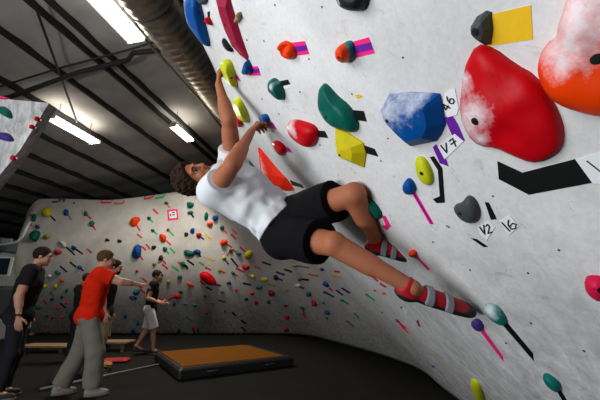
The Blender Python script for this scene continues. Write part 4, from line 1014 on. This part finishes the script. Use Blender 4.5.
# ------------------------------------------------------------------ floor things
def bouldering_mat():
    a, b = floor_pt(178, 382), floor_pt(286, 366)
    e = (b - a).normalized(); e = Vector((math.cos(R(33)), math.sin(R(33)), 0)); g = Vector((-e.y, e.x, 0))
    W, D, Hh = 1.98, 1.85, .17
    c = a + e * W / 2 + g * D / 2
    t = empty('bouldering_platform', c, 'low square platform with tan top and black padded border on floor', 'platform')
    ax = (e, g, Vector((0, 0, 1)))
    m = MB(); m.box(c + Vector((0, 0, Hh / 2)), (W, D, Hh), ax, .03); m.build('padded_border', mat('black_vinyl', (.010, .010, .011), .45), t)
    m = MB(); m.box(c + Vector((0, 0, Hh + .004)) - e * .04 - g * .0, (W - .24, D - .2, .02), ax, .006); m.build('tan_top', mat('tan_board', (.15, .05, .001), .8, noise_amt=.15, noise_scale=6, spec=.08), t)
    for s_ in (-1, 1):
        m = MB(); p = c + g * (-D / 2 - .01) + e * s_ * W * .25 + Vector((0, 0, Hh * .55)); m.tube([p - e * .09, p - e * .07 - g * .03, p + e * .07 - g * .03, p + e * .09], .012, 8); m.build('handle', mat('black_strap', (.02, .02, .02), .6), t, smooth=True)
    # pole with red grip lying from the platform to the standing men
    p0 = c - e * (W / 2 + .03) - g * D * .18; 
    q0, q1 = floor_pt(40, 389, .03), floor_pt(163, 363.5, .03)
    t2 = empty('broom_pole', q0, 'long thin grey pole with a red grip lying on the floor', 'pole')
    m = MB(); m.tube([q0, q1], .014, 8); m.build('shaft', mat('pole_grey', (.22, .22, .22), .4), t2, smooth=True)
    d = (q1 - q0).normalized(); m = MB(); m.tube([q1 - d * .02, q1 + d * .03, q1 + d * .15, q1 + d * .18], [.02, .035, .035, .02], 10); m.build('grip', mat('red_rubber', (.6, .03, .02), .5), t2, smooth=True)
bouldering_mat()
def low_bench(label, xa, xb, py, hgt, colr):
    a, b = floor_pt(xa, py), floor_pt(xb, py)
    c = (a + b) / 2; W = (b - a).length
    t = empty('low_bench', Vector((c.x, c.y, 0)), label, 'bench')
    for k in range(3):
        m = MB(); m.box((c.x, c.y - .16 + .16 * k, hgt - .025), (W, .14, .05), bev=.008); m.build('board', mat('bench_' + label.split()[0], colr, .65, noise_amt=.3, noise_scale=9), t)
    for s_ in (-1, 1):
        m = MB(); m.box((c.x + s_ * W * .38, c.y, (hgt - .05) / 2), (.08, .42, hgt - .05), bev=.005); m.build('leg', mat('bench_leg', (.12, .08, .05), .7), t)
low_bench('long pale wooden bench on the floor behind the standing men', 24, 72, 352, .16, (.30, .20, .10))
low_bench('short brown wooden bench on floor right of the dark shirted man', 100, 130, 351, .22, (.25, .16, .08))
def floor_pad(label, px, py, sx, sy, h_, col, nm, rot=.2):
    c = floor_pt(px, py); ax = (Vector((math.cos(rot), math.sin(rot), 0)), Vector((-math.sin(rot), math.cos(rot), 0)), Vector((0, 0, 1)))
    m = MB(); m.box(c + Vector((0, 0, h_ / 2)), (sx, sy, h_), ax, min(.03, h_ * .4)); V = m
    o = V.build(nm, mat(nm + '_colour', col, .6), loc=c); tag(o, label, nm.replace('_', ' ')); return o
floor_pad('red flat chalk bag lying on floor between men and platform', 116, 362, .45, .3, .06, (.35, .015, .01), 'chalk_bag')
floor_pad('small orange box on the floor beside the feet of the men', 103, 370, .25, .18, .12, (.4, .16, .02), 'small_box', .5)

# ------------------------------------------------------------------ people standing on the floor
def standing(label, px, py, Hh, yaw, look, arms, stride=0, lean=0, head_yaw=0, wide=.1, root=None, gaze=0, pose=None):
    o = np.array(floor_pt(px, py)); o[2] = 0; k = Hh / 1.78
    f = np.array([math.sin(yaw), math.cos(yaw), 0.0]); r = np.array([f[1], -f[0], 0.0]); u = np.array([0, 0, 1.0])
    def q(a, b, c): return o + (r * a + f * (b + lean * max(0, c - .9)) + u * c) * k
    J = dict(hR=q(.095, 0, .92), hL=q(-.095, 0, .92), kR=q(wide + .01, stride * .5 + .035, .49), kL=q(-wide - .01, -stride * .35 + .035, .49),
             aR=q(wide + .01, stride * .95 - .02, .085), aL=q(-wide - .01, -stride * .95 - .02, .085 + (.08 if stride > .18 else 0)), tR=q(wide + .03, stride * .95 + .16, .03), tL=q(-wide - .03, -stride * .95 + .16, .03),
             sR=q(.175, 0, 1.45), sL=q(-.175, 0, 1.45), head=q(0, .04, 1.655))
    hy = yaw + head_yaw; J['faceF'] = np.array([math.sin(hy), math.cos(hy), -.08 + gaze]); J['faceU'] = np.array([0, 0, 1.0])
    for s_, sg in (('R', 1), ('L', -1)):
        a = arms.get(s_, 'down')
        if a == 'down':
            J['e' + s_] = q(sg * .235, -.02, 1.16); J['w' + s_] = q(sg * .25, .05, .91); J['dir' + s_] = -u + f * .15
        elif a == 'point':
            J['e' + s_] = q(sg * .24, .24, 1.36); J['w' + s_] = q(sg * .16, .49, 1.33); J['dir' + s_] = f * 1.0 - r * .1 * sg
        elif a == 'bent':
            J['e' + s_] = q(sg * .25, -.04, 1.16); J['w' + s_] = q(sg * .20, .2, 1.06); J['dir' + s_] = f - u * .2
        elif a == 'back':
            J['e' + s_] = q(sg * .25, -.16, 1.2); J['w' + s_] = q(sg * .26, -.1, .96); J['dir' + s_] = f * .4 - u
        elif a == 'up':
            J['e' + s_] = q(sg * .30, .1, 1.55); J['w' + s_] = q(sg * .16, .12, 1.74); J['dir' + s_] = -r * sg + u * .2
        else:
            J['e' + s_] = q(*a[0]); J['w' + s_] = q(*a[1]); J['dir' + s_] = J['w' + s_] - J['e' + s_]
        J['palm' + s_] = -r * sg if a != 'point' else -u
        J['side' + s_] = f if a != 'point' else -r * sg
    return build_person(label, J, look, h=.009, root=(o[0], o[1], 0)), J, q
DH = mat('dark_brown_hair', (.02, .012, .008), .85, noise_amt=.5, noise_scale=50, spec=.15)
LH = mat('light_brown_hair', (.10, .05, .02), .85, noise_amt=.4, noise_scale=50, spec=.15)
BLK = mat('black_tee_cotton', (.012, .012, .014), .9, noise_amt=.1, spec=.1)
DK = mat('dark_denim', (.018, .018, .022), .9, noise_amt=.2, spec=.1)
KH = mat('grey_khaki', (.17, .16, .13), .9, noise_amt=.12, noise_scale=12)
SH_L = mat('pale_shoe', (.25, .25, .22), .7); SH_D = mat('dark_shoe', (.02, .02, .022), .6)
T1, J1, q1 = standing('man in black shirt with a red strap standing nearest the left edge', 0, 399, 1.83, R(62), dict(hair=DH, shirt=BLK, pants=DK, shoe=SH_D, loose=.025, sleeve=.6, build=1.12), dict(R='down', L='down'), lean=.10)
T2, J2, q2 = standing('man in orange red shirt pointing right, seen from behind', 76, 396, 1.80, R(55), dict(hair=LH, shirt=mat('orange_red_cotton', (.62, .018, .004), .9, noise_amt=.06, spec=.08), pants=KH, shoe=SH_L, loose=.028, sleeve=.62, hem=-.10, waist=-.03, legw=(.118, .108, .108), fold=.006, build=1.15),
          dict(R='point', L='down'), lean=.06, wide=.14, stride=.17)
T3, J3, q3 = standing('bearded man in dark shirt and khaki shorts behind the pointing man', 95, 373, 1.80, R(70), dict(hair=DH, beard=1, shirt=mat('charcoal_cotton', (.03, .03, .03), .9, spec=.1), pants=mat('khaki_cotton', (.22, .18, .11), .9), short=.92, flare=.10, shoe=SH_D, sleeve=.55), dict(R='down', L='down'), lean=.03)
T4, J4, q4 = standing('man in black shirt and white shorts walking right near the far wall', 145, 354, 1.76, R(75), dict(hair=DH, shirt=BLK, pants=mat('white_shorts_cloth', (.55, .56, .62), .85), short=.93, flare=.115, shoe=SH_D, loose=.016, sleeve=.5),
          dict(R='bent', L='bent'), stride=.2, lean=.03)
T5, J5, q5 = standing('man in dark clothes mostly hidden behind the pointing man, arm raised', 72, 362, 1.62, R(20), dict(hair=DH, shirt=DK, pants=DK, shoe=SH_D), dict(R='down', L='up'))
# backpack strap, bag and wristwatch of the man at the left edge
def sling():
    m = MB(); o = Vector(J1['sL'])
    f = Vector((math.sin(R(62)), math.cos(R(62)), 0)); r = Vector((f.y, -f.x, 0))
    c = Vector(q1(-.30, -.22, 1.08))
    t = empty('shoulder_bag', Vector((c.x, c.y, c.z - .22)), 'black bag with a red strap hanging at the back of leftmost man', 'bag')
    m.box(c, (.16, .30, .42), (r, f, Vector((0, 0, 1))), .05); m.build('bag_body', mat('bag_black', (.015, .015, .016), .7), t)
    m = MB(); pts = [Vector(q1(-.20, -.05, 1.50)), Vector(q1(-.24, -.16, 1.40)), Vector(q1(-.34, -.14, 1.1)), Vector(q1(-.30, .02, .85)), Vector(q1(-.24, .06, .62))]; m.tube(pts, .016, 6); m.build('red_strap', mat('red_webbing', (.5, .015, .02), .6), t, smooth=True)
    w_ = J1['wR'] + (J1['eR'] - J1['wR']) * .12; d = Vector(J1['eR'] - J1['wR']).normalized()
    m = MB(); m.tube([Vector(w_) - d * .014, Vector(w_) + d * .014], .036, 12)
    tag(m.build('wristwatch', mat('watch_dark', (.02, .02, .02), .3), loc=Vector(w_), smooth=True), 'dark watch on the right wrist of the leftmost man', 'watch')
sling()
climber()

for o in bpy.data.objects:
    if '_o' in o.keys(): del o['_o']
